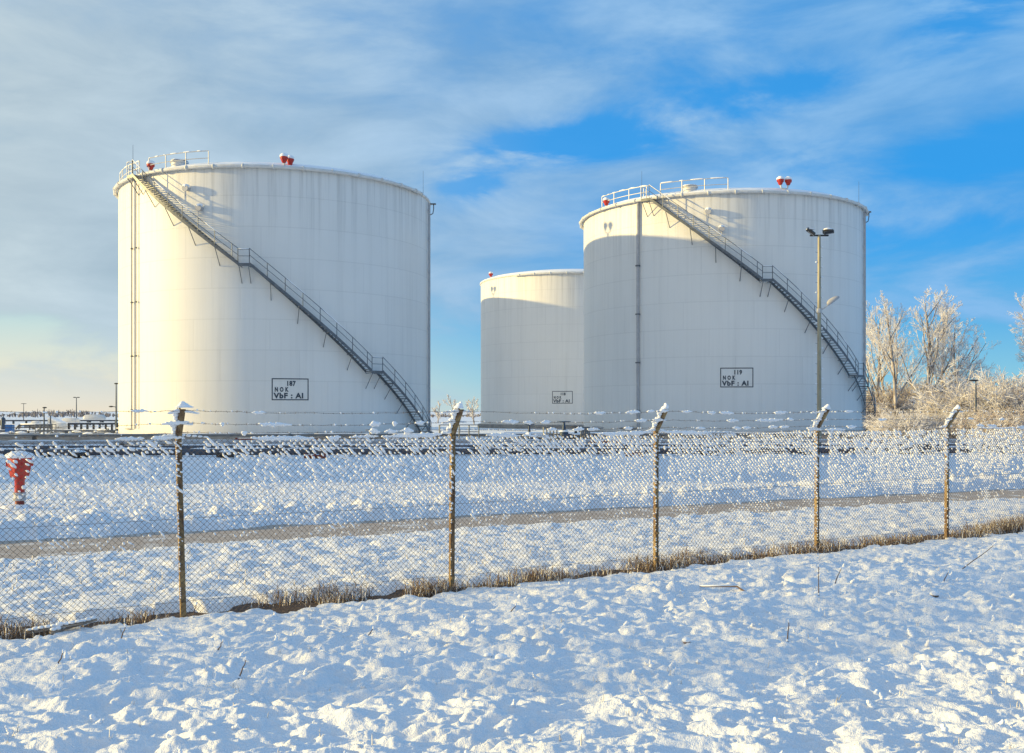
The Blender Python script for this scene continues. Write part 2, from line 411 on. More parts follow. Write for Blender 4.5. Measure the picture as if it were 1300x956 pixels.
def make_tank(loc, thc, rel, number, label, g_sign, z_sign, full=True, mon=(), pipes=(), right_pipe=70, seed=1, inner_mon=None, lift=0.0):
    global rnd
    rnd = random.Random(seed)
    T = empty("storage_tank", (loc[0], loc[1], 0)); tag(T, label, "storage tank", "white storage tanks")
    A = lambda g: thc+R_(g)               # angle seen from the camera side
    S = lambda a: thc+R_(rel+a)           # angle from the top landing
    n = 160
    V = []; Fc = []; zs = [0.55+(HT-.55)*i/9 for i in range(10)]
    for z in zs:
        for k in range(n): V.append(cyl(2*math.pi*k/n, RT, z))
    for i in range(9):
        for k in range(n): Fc.append((i*n+k, i*n+(k+1) % n, (i+1)*n+(k+1) % n, (i+1)*n+k))
    np_mesh("shell", V, Fc, "tank", T)
    mb = MB(); mb.lathe([(RT+.5, 0), (RT+.5, .45), (RT+.3, .55), (RT-.2, .56)], (0,0,0), 96)
    mb.build("foundation_ring", "concrete", T)
    mb = MB(); prof = [(RT-.02, HT-.03)]+[(RT*math.cos(R_(a)), HT-.03+1.35*math.sin(R_(a))) for a in (20, 40, 60, 75, 86)]
    mb.lathe([(RT-.02, HT-.2)]+prof, (0,0,0), 96); mb.build("roof", "snowclump", T, True)
    if not full:
        mb = MB(); mb.tube([cyl(2*math.pi*k/96, RT+.06, HT-.06) for k in range(96)], .13, 8, closed=True); mb.build("rim_pipe", "white", T, True)
        if inner_mon: monitor(T, A(inner_mon[0]), inner_mon[1], HT+inner_mon[3], True, inner_mon[2], .35)
        return T
    mb = MB(); mb.tube([cyl(2*math.pi*k/160, RT+.05, HT-.08) for k in range(160)], .11, 8, closed=True)
    rim = mb.build("rim_angle", "white", T, True)
    mb = MB(); mb.tube([cyl(2*math.pi*k/320, RT+.03+.02*rnd.uniform(-1, 1), HT+.02+.02*rnd.uniform(-1, 1)) for k in range(320)], [.085*rnd.uniform(.75, 1.2) for _ in range(320)], 6, closed=True)
    mb.build("rim_snow", "snowclump", T, True)
    # cooling-water ring pipe with couplings
    mb = MB(); a0, a1 = rel-75, rel+115
    mb.tube([cyl(A(a0+(a1-a0)*k/90), RT+.30, HT-.16) for k in range(91)], .13, 8)
    for g in np.arange(a0+4, a1, 9.5):
        mb.tube([cyl(A(g-.25), RT+.30, HT-.16), cyl(A(g+.25), RT+.30, HT-.16)], .19, 8)
        mb.tube([cyl(A(g+1), RT+.30, HT-.16), cyl(A(g+1), RT-.02, HT-.30)], .03, 5)
    mb.build("ring_pipe", "white", T, True)
    # stair
    zt = HT-.25
    nodes = [(0, zt), (3.2, zt), (42.2, 13.55), (45.6, 13.55), (84.2, 5.6), (88.4, 5.6), (116.5, .35)]
    ri, ro = RT+.14, RT+.98
    def stair_snow(name, pts, par, frac): 
        s = rail_snow(pts, 1.05, frac); 
        if s.v: s.build("rail_snow", "snowclump", par, True)
    for idx in range(len(nodes)-1):
        (aa, z0), (ab, z1) = nodes[idx], nodes[idx+1]
        arc = R_(ab-aa)*(RT+.5); m = max(3, int(arc/.42))
        P = [(S(aa+(ab-aa)*i/m), z0+(z1-z0)*i/m) for i in range(m+1)]
        if z0 == z1:      # landing
            mb = MB(); k = 6
            for i in range(k):
                t0, t1 = S(aa+(ab-aa)*i/k), S(aa+(ab-aa)*(i+1)/k)
                mb.add([cyl(t0, ri, z0-.05), cyl(t0, ro, z0-.05), cyl(t1, ro, z0-.05), cyl(t1, ri, z0-.05), cyl(t0, ri, z0), cyl(t0, ro, z0), cyl(t1, ro, z0), cyl(t1, ri, z0)],
                       ((0,3,2,1),(4,5,6,7),(0,1,5,4),(1,2,6,5),(2,3,7,6),(3,0,4,7)))
            e = MB()
            shell_panel(mb, S(aa), S(ab), z0-.22, z0+.02, ro, .02, 6)
            par = mb.build("landing", "steel", T)
            sn = MB(); shell_panel(sn, S(aa+.1), S(ab-.1), z0+.004, z0+.05, ri+.05, .75, 6); sn.build("landing_snow", "snowclump", par)
        else:
            mb = MB()
            for rr in (ri, ro):
                b = len(mb.v)
                for th, z in P: mb.v += [cyl(th, rr, z-.16), cyl(th, rr, z+.10), cyl(th, rr+.035, z+.10), cyl(th, rr+.035, z-.16)]
                for i in range(m):
                    for q in range(4): mb.f.append((b+4*i+q, b+4*i+(q+1) % 4, b+4*i+4+(q+1) % 4, b+4*i+4+q))
            ns = int(abs(z1-z0)/.21)
            for i in range(ns):
                f = (i+.5)/ns; th = S(aa+(ab-aa)*f); z = z0+(z1-z0)*f
                c = cyl(th, (ri+ro)/2, z); mb.box(c, (ro-ri-.03, .25, .035), th)
            par = mb.build("stair_flight", "steel", T)
            sn = MB()
            for i in range(ns):
                if rnd.random() < .45:
                    f = (i+.5)/ns; th = S(aa+(ab-aa)*f); z = z0+(z1-z0)*f
                    sn.box(cyl(th, (ri+ro)/2+rnd.uniform(-.1, .1), z+.030), (.5, .2, .022), th)
            if sn.v: sn.build("tread_snow", "snowclump", par)
        hp = [cyl(th, ro+.01, z+.08 if z0 != z1 else z) for th, z in P]
        mb = MB(); rail_run(mb, hp); mb.build("handrail", "steel" if idx > 0 else "rail", par)
        stair_snow("rail_snow", hp, par, .75 if idx < 2 else .45)
        # brackets down to the shell
        brs = [.08, .92] if z0 == z1 else list(np.arange(.16, .95, .22 if idx > 0 else .25))
        for f in brs:
            th = S(aa+(ab-aa)*f); z = z0+(z1-z0)*f-.15
            mb = MB(); mb.tube([cyl(th, ro, z), cyl(th, RT+.01, z-1.25)], .035, 4)
            mb.tube([cyl(th, ro, z), cyl(th, RT+.01, z-.02)], .03, 4)
            mb.build("bracket", "steel", par)
    # landing head rail and curved gallery rails on the rim
    for (aa, ab) in ((5.5, 31), (-26, -.5)):
        m = 24; pts = [cyl(S(aa+(ab-aa)*i/m), RT-.12, HT+.0) for i in range(m+1)]
        mb = MB(); rail_run(mb, pts, 1.15, .6, True, .038, 0, 1.95); g = mb.build("gallery_rail", "rail", T)
        s = rail_snow(pts, 1.15, .9, .05); s.build("rail_snow", "snowclump", g, True)
    mb = MB(); pts = [cyl(S(0), ri+(ro-ri)*q/4, zt) for q in range(5)]
    rail_run(mb, pts, 1.05, .55, True, .03, 0, .28); mb.build("landing_gate", "rail", T)
    # gauge hatch on the roof edge
    mb = MB(); c = cyl(S(16), RT-1.1, HT+.2); mb.lathe([(.62, 0), (.62, .45), (.72, .47), (.72, .55), (.4, .66)], c, 14)
    h = mb.build("roof_hatch", "white", T); smooth_auto(h); mb = MB(); mb.blob((c[0], c[1], c[2]+.62), (.7, .7, .16), .08, 2, 0, 0); mb.build("snow_cap", "snowclump", h, True)
    # shell nozzles beside the upper stair
    for (a, z) in ((24, HT-1.75), (28.7, HT-3.3)):
        mb = MB(); th = S(a); mb.tube([cyl(th, RT-.02, z), cyl(th, RT+.5, z)], .16, 10); mb.tube([cyl(th, RT+.44, z), cyl(th, RT+.52, z)], .26, 12)
        mb.tube([cyl(th, RT+.45, z-.1), cyl(th, RT+.45, z-.6)], .05, 6)
        o = mb.build("foam_chamber", "pipe_grey", T); smooth_auto(o); s = MB(); s.blob(cyl(th, RT+.3, z+.2), (.28, .28, .16), .1, 2); s.build("snow_cap", "snowclump", o, True)
    # vertical pipes
    for (g, r, zb, sty) in pipes:
        th = A(g); mb = MB()
        mb.tube([cyl(th, RT+.1, HT-.15), cyl(th, RT+.17, HT-.55), cyl(th, RT+.17, zb)]+([cyl(th-R_(2.5), RT+.17, zb-.02), cyl(th-R_(28), RT+.17, zb-.05)] if sty == "foot" else []), r, 8)
        o = mb.build("riser_pipe", "pipe_grey", T); smooth_auto(o)
        for z in np.arange(zb+1.5, HT-2, 4.3):
            mb = MB(); mb.tube([cyl(th, RT+.17, z-.05), cyl(th, RT+.17, z+.05)], r*1.7, 8); mb.tube([cyl(th, RT, z), cyl(th, RT+.17, z)], .03, 4); mb.build("pipe_clamp", "steel", o)
    th = A(right_pipe)
    mb = MB(); mb.tube([cyl(th, RT+.16, .6), cyl(th, RT+.16, HT-.4)], .075, 6); mb.tube([cyl(th+R_(3), RT+.16, .6), cyl(th+R_(3), RT+.16, HT-.4)], .05, 6)
    for z in np.arange(2, HT-.5, 2.6): mb.tube([cyl(th-R_(.8), RT+.14, z), cyl(th+R_(3.8), RT+.14, z)], .05, 4)
    mb.build("level_gauge_pipe", "pipe_grey", T)
    th = A(right_pipe+7); mb = MB(); mb.box(cyl(th, RT+.28, HT-.15), (.7, .5, .06), th); mb.tube([cyl(th, RT, HT-1.2), cyl(th, RT+.35, HT-1.0), cyl(th, RT+.42, HT-.6), cyl(th, RT+.42, HT-.15)], .045, 5)
    mb.build("gauge_bracket", "steel", T)
    th = A(right_pipe-3); mb = MB(); mb.tube([cyl(th, RT-.2, HT), cyl(th, RT-.2, HT+2.3)], [.02, .012], 4); mb.build("lightning_rod", "steel", T)
    th = S(-1.5); mb = MB(); mb.tube([cyl(th, RT+.3, HT), cyl(th, RT+.3, HT+2.4)], [.022, .012], 4); mb.build("lightning_rod", "steel", T)
    for mm in mon: monitor(T, A(mm[0]), mm[1], HT+mm[5], mm[2], mm[3], mm[4])
    # painted panel with frame, number, owner letters and class
    if number:
        W, Hh = 2.78, 1.68; mb = MB(); th = A(g_sign); hw = W/2/RT; r = RT+.008; t = .075
        shell_panel(mb, th-hw, th+hw, z_sign-Hh/2, z_sign-Hh/2+t, r, .006); shell_panel(mb, th-hw, th+hw, z_sign+Hh/2-t, z_sign+Hh/2, r, .006)
        shell_panel(mb, th-hw, th-hw+t/RT, z_sign-Hh/2+t, z_sign+Hh/2-t, r, .006, 1); shell_panel(mb, th+hw-t/RT, th+hw, z_sign-Hh/2+t, z_sign+Hh/2-t, r, .006, 1)
        for s_, sz, ox, oz in ((number, .50, -.30 if number == "187" else -.28, .28), ("N O K", .46, -1.17, -.17), ("VbF : AI", .56, -1.22, -.68)):
            tv, tf = text_mesh(s_, sz, .024)
            w = max(v[0] for v in tv)
            k = {"N O K": 1.05/w, "VbF : AI": 2.2/w}.get(s_, .72/w)
            b = len(mb.v); mb.v += [cyl(th+(ox+v[0]*k)/RT, RT+.016, z_sign+oz+v[1]) for v in tv]; mb.f += [tuple(b+i for i in f) for f in tf]
        mb.build("painted_sign", "ink", T)
    return T
def cen(azdeg, d): a = R_(azdeg); return (d*math.sin(a), d*math.cos(a))
c1 = cen(-13.01, 92.7); c3 = cen(11.66, 101.4); c2 = cen(3.37, 149.6)
tc = lambda c: math.atan2(-c[1], -c[0])
make_tank(c1, tc(c1), -54.3, "187", "white storage tank marked 187, its left flank sunlit yellow", 3.6, 4.08,
          mon=((2.6, RT-.15, True, R_(62), .05, -.25), (-49, RT-.3, False, 0, .15, 0), (88, RT-4.0, True, R_(90), .9, .25)), pipes=((-57.9, .07, 1.0, "foot"), (-54.9, .055, 1.0, "")), right_pipe=72, seed=3)
make_tank(c3, tc(c3), -28.1, "119", "white storage tank marked 119, a floodlight mast standing before it", 6.0, 5.27,
          mon=((24, RT-.15, True, R_(10), .15, 0), (-51, RT-.15, False, 0, .1, 0)), pipes=((-31.8, .13, .9, "foot"),), right_pipe=74, seed=5)
make_tank(c2, tc(c2), 40, "118", "white storage tank marked 118, half hidden behind tank 119", -5.2, 4.27,
          mon=((-60, RT-.2, False, 0, .2, 0),), pipes=(), right_pipe=120, seed=9)
c4 = (c2[0]-(c3[0]-c1[0]), c2[1]-(c3[1]-c1[1]))
make_tank(c4, tc(c4), 150, None, "plain white storage tank standing hidden behind tank 187", 0, 0, full=False, inner_mon=(84, RT-1.5, R_(90), .6))
make_tank((-56, 45.0), 0, 150, None, "plain white storage tank outside the left edge, shading the snow field", 0, 0, full=False)

# ------------------------------------------------------------------ chain-link fence
def build_fence():
    fx, fy = P0; E = empty("chain_link_fence", (fx, fy, 0))
    tag(E, "snow-crusted chain-link fence with angled post tops and three barbed wires crossing the foreground", "fence")
    B3 = np.array([[D[0], D[1], 0], [NRM[0], NRM[1], 0], [0, 0, 1.0]])       # along, out, up
    ZB, ZT = -.03, 2.08
    Tmin, Tmax = -2*SPAN, 6*SPAN
    def warp(t, z):
        f = np.mod(t/SPAN, 1); sag = 4*f*(1-f)
        out = .030*np.sin(t*2.1+z*1.3)*sag+.02*(vnoise(t*1.4, z*1.4, 3)-.5)
        tt = t+.014*(vnoise(t*2.2, z*2.2, 5)-.5); zz = z-.012*sag*(z/2)+.016*(vnoise(t*2.0, z*3, 6)-.5)
        return tt, out, zz
    # woven wire
    p = .0707; hh = ZT-ZB; nseg = 14
    starts = np.arange(Tmin-hh, Tmax+hh, p); Vs = []; Fs = []; base = 0
    ang = np.array([0, 2*math.pi/3, 4*math.pi/3])
    for sg in (1, -1):
        zz = np.linspace(ZB, ZT, nseg+1)
        t = starts[:, None]+sg*(zz[None]-ZB)
        z = np.broadcast_to(zz[None], t.shape)
        keep = (t.max(1) > Tmin) & (t.min(1) < Tmax); t = np.clip(t[keep], Tmin, Tmax); z = z[keep]
        tt, oo, z2 = warp(t, z); oo = oo+sg*.0026
        r = .0025
        # ring: perpendicular in-plane and out-of-plane
        P = np.stack([tt, oo, z2], -1)[:, :, None, :]+r*np.stack([np.cos(ang)*.707, np.sin(ang), -sg*np.cos(ang)*.707], -1)[None, None]
        nl = P.shape[0]; P = P.reshape(-1, 3) @ B3
        i, j, k = np.meshgrid(np.arange(nl), np.arange(nseg), np.arange(3), indexing="ij")
        a = (i*(nseg+1)+j)*3; f = np.stack([a+k, a+(k+1) % 3, a+3+(k+1) % 3, a+3+k], -1).reshape(-1, 4)+base
        Vs.append(P); Fs.append(f); base += len(P)
    mesh = np_mesh("wire_mesh", np.concatenate(Vs), np.concatenate(Fs), "wire", E)
    # snow caught on the weave
    rows = int(hh/(p/2)); cols = int((Tmax-Tmin)/p)
    J, I = np.meshgrid(np.arange(rows), np.arange(cols), indexing="ij")
    t = Tmin+I*p+(J % 2)*p/2; z = ZB+J*p/2+.01; t = t.ravel(); z = z.ravel()
    patch = fbm(t*.9, z*1.6, 14, 3); patch2 = fbm(t*3, z*3, 15, 2)
    pr = .30+.68*sstep(.75, 1.5, z+ (patch-.5)*2.0)+.9*(patch2-.5)
    f = np.mod(t/SPAN, 1); nearpost = (f < .07)                                # lee of each post stays bare
    pr = pr*(.62+.38*sstep(0, 2.2*SPAN, t)); pr = np.where((t > kpx(-12)*SPAN) & (t < kpx(48)*SPAN), pr*.62, pr); pr = np.where(nearpost, pr*.12, pr); pr = np.where(z < .25, pr*.3, pr)
    m = rng.uniform(0, 1, t.shape) < pr; t = t[m]; z = z[m]
    tt, oo, zz = warp(t, z); n = len(t)
    size = rng.uniform(.55, 1.3, n)*(.72+.55*sstep(.7, 1.5, z))
    c = np.stack([tt-.004+rng.uniform(-.006, .006, n), oo-.004, zz+.010*size], -1) @ B3
    # clumps lie along the falling wire
    al = rng.uniform(-.3, .3, n)-.7
    V, Fc = ico(1); lf = np.where(rng.uniform(0, 1, n) < .38, rng.uniform(1.3, 2.5, n), rng.uniform(.7, 1.05, n)); sc3 = np.stack([.0240*size*lf, .017*size, .0140*size], -1)
    Q = V[None]*(1+rng.uniform(-.22, .22, (n, len(V), 1)))*sc3[:, None]
    x = Q[..., 0]*np.cos(al)[:, None]-Q[..., 2]*np.sin(al)[:, None]; zq = Q[..., 0]*np.sin(al)[:, None]+Q[..., 2]*np.cos(al)[:, None]
    Q = np.stack([x, Q[..., 1], zq], -1) @ B3 + c[:, None]
    FF = (Fc[None]+(np.arange(n)*len(V))[:, None, None]).reshape(-1, 3)
    s = np_mesh("mesh_snow", Q.reshape(-1, 3), FF, "snowclump", E); s["kind"] = "stuff"
    # posts
    lean = {-2: 0, -1: .01, 0: .055, 1: -.015, 2: 0, 3: .0, 4: -.005, 5: .01, 6: 0}
    for k in range(-2, 7):
        t0 = k*SPAN; r2 = random.Random(k+50)
        mb = MB(); w, th = .062, .009
        def P(a, o, z): 
            off = -lean[k]*(z/2.08)
            return tuple(np.array([t0+a+off, o, z]) @ B3)
        path = [(0, 0, -.25), (0, 0, 2.08), (0, .235, 2.42)]
        nrm = [(0, 1, 0), (0, .95, .30), (0, .82, .57)]
        # L profile: one flange across the fence, one along it
        prof = [(-w/2, 0), (w/2, 0), (w/2, th), (-w/2+th, th), (-w/2+th, w), (-w/2, w)]
        b = len(mb.v)
        for (px, po, pz), (nx, no, nz) in zip(path, nrm):
            for (a, o) in prof: mb.v.append(P(px+a, po-o*no*.9-.008, pz+ (o*.5 if nz > .1 else 0)))
        for i in range(2):
            for q in range(6): mb.f.append((b+6*i+q, b+6*i+(q+1) % 6, b+6*i+6+(q+1) % 6, b+6*i+6+q))
        mb.f.append(tuple(b+12+q for q in range(6)))
        for z in np.arange(.15, 2.1, .38):
            mb.box(P(0, .012, z), (.05, .012, .03), math.atan2(D[1], D[0]))
        post = mb.build("fence_post", "post", E)
        # snow plastered on the arm and the top
        mb = MB()
        rz = math.atan2(D[1], D[0])
        big = {0: 1.0, 1: 1.15, 2: 1.0, 3: 1.7, 4: 1.0}.get(k, .9)
        sg = 1 if k == 0 else -1
        kx, kh, tl = {0: (1.15, 1.0, .02), 1: (.75, 1.5, -.035), 2: (.6, 1.35, -.02), 3: (1.0, 1.2, -.03), 4: (.65, 1.3, -.03)}.get(k, (.9, 1, -.02))
        mb.blob(P(tl, .20, 2.445), (.088*kx, .06, .026*kh), .07, 3, rz, -.2)
        mb.blob(P(tl*.6+r2.uniform(-.012, .012), .205, 2.462), (.058*kx, .048, .034*kh), .07, 3, rz, -.2)
        mb.blob(P(tl*.3+r2.uniform(-.01, .01), .21, 2.485), (.032*kx, .032, .030*kh), .07, 3, rz)
        for f in np.linspace(.08, .92, 8):              # snow blown against the weather side of the arm
            o, z = .235*f-.045, 2.08+.34*f; g = (.45+.75*r2.random())*(1.0 if k != 3 else 1.35)
            mb.blob(P(-.040-.030*g, o, z+.012), (.040*g, .026, .036), .12, 2, rz)
        for f, zz in ((.52, 2.26), (.05, 2.12), (.95, 2.40)):
            g = (.6+.9*r2.random())*(1.7 if k == 3 else 1); n = r2.randint(3, 6)
            for q in range(n):
                mb.blob(P(-.05-.035*q*g, .235*f-.03, zz-.006*q+r2.uniform(0, .008)), (.034, .022, .026*(1-.12*q)), .12, 2, rz)
                if q < n-3 or k == 0: mb.blob(P(.045+.045*q*g, .235*f-.02, zz-.006*q), (.030, .020, .018*(1-.12*q)), .12, 2, rz)
        mb.build("snow_cap", "snowclump", post, True)
        mb = MB()
        for z in np.arange(.2, 2.05, .028):
            if r2.random() < .5: mb.blob(P(-w/2-.003, .01, z), (.008, .012, .011), .2, 1, rz)
            if r2.random() < .2: mb.blob(P(w/2, .012, z), (.007, .01, .010), .2, 1, rz)
        mb.build("rime", "snowclump", post, True)
    # line wires of the mesh
    for z in (2.06, 1.15, .18):
        mb = MB(); ts = np.arange(Tmin, Tmax, .25); a, o, zz = warp(ts, np.full_like(ts, z))
        mb.tube([tuple(np.array([x, y+.006, q]) @ B3) for x, y, q in zip(a, o, zz)], .0028, 4); mb.build("line_wire", "wire", E)
    # barbed wires
    big_runs = {0: [(165,182,.7),(316,330,.7),(745,757,.8),(785,800,1),(812,818,1),(828,836,1),(856,866,.7),(888,895,1),(903,918,.9),(972,985,1),(1061,1070,.7)],
                1: [(328,365,.9),(205,235,.9),(277,283,.7),(468,478,1.3),(494,500,1.1),(525,533,1.2),(634,652,1),(662,670,1),(683,692,.9),(802,814,1.1),(918,930,1),(955,986,1),(825,836,.9),(994,999,.8),(1108,1118,.8),(1262,1268,.9),(1222,1228,.8)],
                2: [(306,314,.9),(470,480,1.4),(490,500,1.2),(512,522,1.4),(695,704,1),(728,738,1.1),(746,758,1.1),(792,800,1.1),(884,892,1),(930,938,1),(942,950,1),(975,984,1),(990,999,1),(1074,1084,1.1),(1238,1246,1),(1252,1262,1)],
                3: [(150,182,.9),(196,232,1.0),(322,398,1.2),(420,432,1.2),(447,480,1.0),(488,560,1.3),(620,660,1.1),(666,700,.8),(762,825,1.2),(838,930,1.1),(1028,1043,1.1),(1050,1072,1.1),(1240,1290,.6),(1292,1310,1.6)]}
    for w, (o0, z0) in enumerate(((.225, 2.405), (.125, 2.265), (.045, 2.15), (.0, 2.085))):
        ts = np.arange(Tmin, Tmax+.01, .12); f = np.mod(ts/SPAN, 1); zz = z0-.03*4*f*(1-f)*(1+.4*np.sin(w*2+np.floor(ts/SPAN)))+.004*rng.normal(size=len(ts))
        W = lambda t: (t, o0, float(np.interp(t, ts, zz)))
        if w < 3:
            mb = MB()
            for ph in (0, math.pi):
                tf = np.arange(Tmin, Tmax, .03)
                mb.tube([tuple(np.array([t, o0+.0028*math.cos(t*90+ph), float(np.interp(t, ts, zz))+.0028*math.sin(t*90+ph)]) @ B3) for t in tf], .0017, 3)
            t = Tmin
            while t < Tmax:
                t += .11+.02*rnd.random(); q = W(t)
                for s_ in (1, -1):
                    a = rnd.uniform(0, 3.1)
                    d = np.array([.007*s_, .016*math.cos(a), .016*math.sin(a)])
                    mb.tube([tuple((np.array(q)-d) @ B3), tuple((np.array(q)+d) @ B3)], .0016, 3)
            bw = mb.build("barbed_wire", "wire", E)
        cs = []; ss = []
        t = Tmin
        while w < 3 and t < Tmax:                       # small tufts
            t += rnd.expovariate(5.5); q = W(min(t, Tmax)); s_ = rnd.uniform(.5, 1.2)
            cs.append((q[0], q[1], q[2]+.006)); ss.append((.014*s_, .010*s_, .011*s_))
        for (x0, x1, g) in big_runs[w]:
            ta, tb = kpx(x0)*SPAN, kpx(x1)*SPAN
            L_ = tb-ta; nb = max(1, int(L_/.022))
            if nb <= 3:
                q = W((ta+tb)/2); cs.append((q[0], q[1], q[2]+.004)); ss.append((L_*.5, .022, .026*g))
                cs.append((q[0], q[1], q[2]-.016)); ss.append((L_*.3, .018, .018*g))
            else:
                for i in range(nb+1):
                    q = W(ta+L_*i/nb); e = min(1, .45+2.2*min(i, nb-i)/nb)
                    cs.append((q[0], q[1], q[2]+rnd.uniform(0, .012))); ss.append((.026*rnd.uniform(.8, 1.3), .022, .028*g*e*rnd.uniform(.6, 1.15)))
        if cs:
            par = bw if w < 3 else E
            blobs("wire_snow", "snowclump", np.array(cs) @ B3, np.array(ss), B3, par, .15, 2 if w else 2)
build_fence()

# ------------------------------------------------------------------ grass, stalks
def blades(name, pts, hts, mat, lean=.5, wdt=.004):
    n = len(pts); a = rng.uniform(0, 6.283, n); l = rng.uniform(.1, lean, n)*hts
    dx, dy = np.cos(a), np.sin(a)
    base = np.array(pts); mid = base+np.stack([dx*l*.35, dy*l*.35, hts*.6], -1); tip = base+np.stack([dx*l, dy*l, hts*rng.uniform(.8, 1, n)], -1)
    wv = np.stack([-dy, dx, np.zeros(n)], -1)*wdt*rng.uniform(.6, 1.5, n)[:, None]
    nv = np.stack([dx, dy, np.zeros(n)], -1)*wdt*.6
    V = np.stack([base-wv, base+wv, base+nv, mid-wv*.8, mid+wv*.8, mid+nv, tip], 1).reshape(-1, 3)
    k = np.arange(n)*7
    F3 = []
    for q in ((0,1,4,3), (1,2,5,4), (2,0,3,5)): F3.append(np.stack([k+q[0], k+q[1], k+q[2], k+q[3]], -1))
    Q = np.concatenate(F3); T3 = np.concatenate([np.stack([k+3, k+4, k+6, k+6], -1)])
    tri = []
    for q in ((3,4,6), (4,5,6), (5,3,6)): tri.append(np.stack([k+q[0], k+q[1], k+q[2]], -1))
    q2 = np.concatenate([Q[:, [0,1,2]], Q[:, [0,2,3]]]); allf = np.concatenate([q2]+tri)
    o = np_mesh(name, V, allf, mat); return o
def grass():
    pts = []; h = []
    # dense patches where dead grass stands at the fence foot
    clumps = [(190, 26, .25, 130), (150, 30, .16, 60), (425, 22, .26, 180), (455, 20, .2, 60), (548, 22, .30, 220), (565, 14, .3, 80), (780, 20, .2, 110), (852, 26, .30, 220), (880, 30, .34, 190), (930, 40, .24, 220),
              (1000, 40, .30, 250), (1030, 24, .34, 260), (1062, 20, .38, 260), (1120, 36, .32, 300), (1150, 36, .30, 300), (1185, 26, .24, 160), (1262, 18, .42, 260), (1290, 14, .5, 260), (700, 40, .14, 90), (620, 30, .12, 80)]
    for (cx, wx, hh, n) in clumps:
        for _ in range(int(n*.9)):
            px = rnd.gauss(cx, wx*.5); t = kpx(px)*SPAN; s = rnd.uniform(-.50, .15); x, y = fpt(t, s)
            pts.append((x, y, -.06)); h.append(hh*rnd.uniform(.2, .8))
    for _ in range(16000):
        t = rnd.uniform(-6, 22); s = rnd.uniform(-.62, .18); k = float(fbm(np.array([t*1.3]), np.array([s*2.0]), 19, 3)[0])+.5*(float(vnoise(np.array([t*.75]), np.array([.3]), 8)[0])-.5)+(.03 if t > 8 else 0)
        if rnd.random() > max(.02, (k-.46)*4.5): continue
        x, y = fpt(t, s); pts.append((x, y, -.07)); h.append(rnd.uniform(.03, .20)*(.35+max(0, k-.38)*3.2))
    pts = np.array(pts); h = np.array(h); m = rng.uniform(size=len(h)) < .30
    tag(blades("dry_grass", pts[~m], h[~m], "grass", 1.2, .0045), "brown dead grass standing along the foot of the fence", "grass", kind="stuff")
    tag(blades("frosted_grass", pts[m], h[m], "frostgrass", 1.2, .006), "white frosted grass blades among the brown ones at the fence foot", "grass", kind="stuff")
    # sparse frosted blades poking out of the foreground snow
    q = []; hh = []
    for _ in range(420):
        Y = rnd.uniform(5.5, 19); x = rnd.uniform(-.56, .56)*Y; s = (x-P0[0])*NRM[0]+(Y-P0[1])*NRM[1]
        if s < .4: continue
        z = float(ground_h(np.array([x]), np.array([Y]))[0])
        for _ in range(rnd.randint(1, 3)): q.append((x+rnd.uniform(-.02, .02), Y+rnd.uniform(-.02, .02), z-.01)); hh.append(rnd.uniform(.02, .10))
    tag(blades("grass_stubble", np.array(q), np.array(hh), "frostgrass", 1.1, .004), "short frosted grass tips poking through the foreground snow", "grass", kind="stuff")
    cs = []; ss = []
    for _ in range(330):
        Y = 5.2+13.5*rnd.random()**1.2; x = rnd.uniform(-.56, .56)*Y; s = (x-P0[0])*NRM[0]+(Y-P0[1])*NRM[1]
        if s < .3: continue
        z = float(ground_h(np.array([x]), np.array([Y]))[0]); g = rnd.uniform(.6, 1.5); lx, ly = rnd.uniform(-.02, .02), rnd.uniform(-.02, .02)
        for i in range(rnd.randint(2, 5)):
            cs.append((x+lx*i*g*.6+rnd.uniform(-.006, .006), Y+ly*i*g*.6, z+.013*i*g)); ss.append((.020*g*(1-.17*i), .018*g*(1-.17*i), .017*g*(1-.1*i)))
    tag(blobs("snow_tufts", "snowclump", np.array(cs), np.array(ss), np.eye(3), None, .16, 2), "small knobs of snow caught on buried grass in the foreground", "snow", kind="stuff")
    q = []; hh = []
    for _ in range(5200):
        Y = rnd.uniform(13, 34); x = rnd.uniform(-.56, .56)*Y; p = np.array([x]), np.array([Y])
        s = (x-P0[0])*NRM[0]+(Y-P0[1])*NRM[1]; rd = float(road_d(*p)[0])
        if s > -.8 or abs(rd) < 1.3: continue
        q.append((x, Y, float(ground_h(*p)[0])-.01)); hh.append(rnd.uniform(.03, .12))
    tag(blades("field_stubble", np.array(q), np.array(hh), "frostgrass", 1.3, .007), "frosted grass tips scattered over the snow behind the fence", "grass", kind="stuff")
grass()
def gh(x, y): return float(ground_h(np.array([x]), np.array([y]))[0])
def stalk(px, py, tx, ty, label, name="dead_stalk", r=.0085, Y=None, snow=True):
    Y = Y or EYE*F/(py-HZ)*.985; x = at(px, Y); z = gh(x, Y)-.02
    for _ in range(8):                                  # let the foot settle on the real surface
        Y = (EYE-z)*F/(py-HZ); x = at(px, Y); z = gh(x, Y)
    top = (at(tx, Y), Y+.05, zat(ty, Y)); n = 5
    pts = [tuple(np.array((x, Y, z-.03))*(1-i/n)+np.array(top)*(i/n)+np.array([rnd.gauss(0, .004), 0, rnd.gauss(0, .004)])) for i in range(n+1)]
    mb = MB(); mb.tube(pts, [r*(1-.5*i/n) for i in range(n+1)], 5); o = mb.build(name, "stick"); tag(o, label, "dead stalk")
    if snow:
        mb = MB()
        for i in (1, n): mb.blob((pts[i][0]-r*.3, pts[i][1]-.002, pts[i][2]+r*.5), (r*1.3, r*1.2, r*(2.2 if i == n else 1.4)), .2, 2)
        mb.build("snow", "snowclump", o, True)
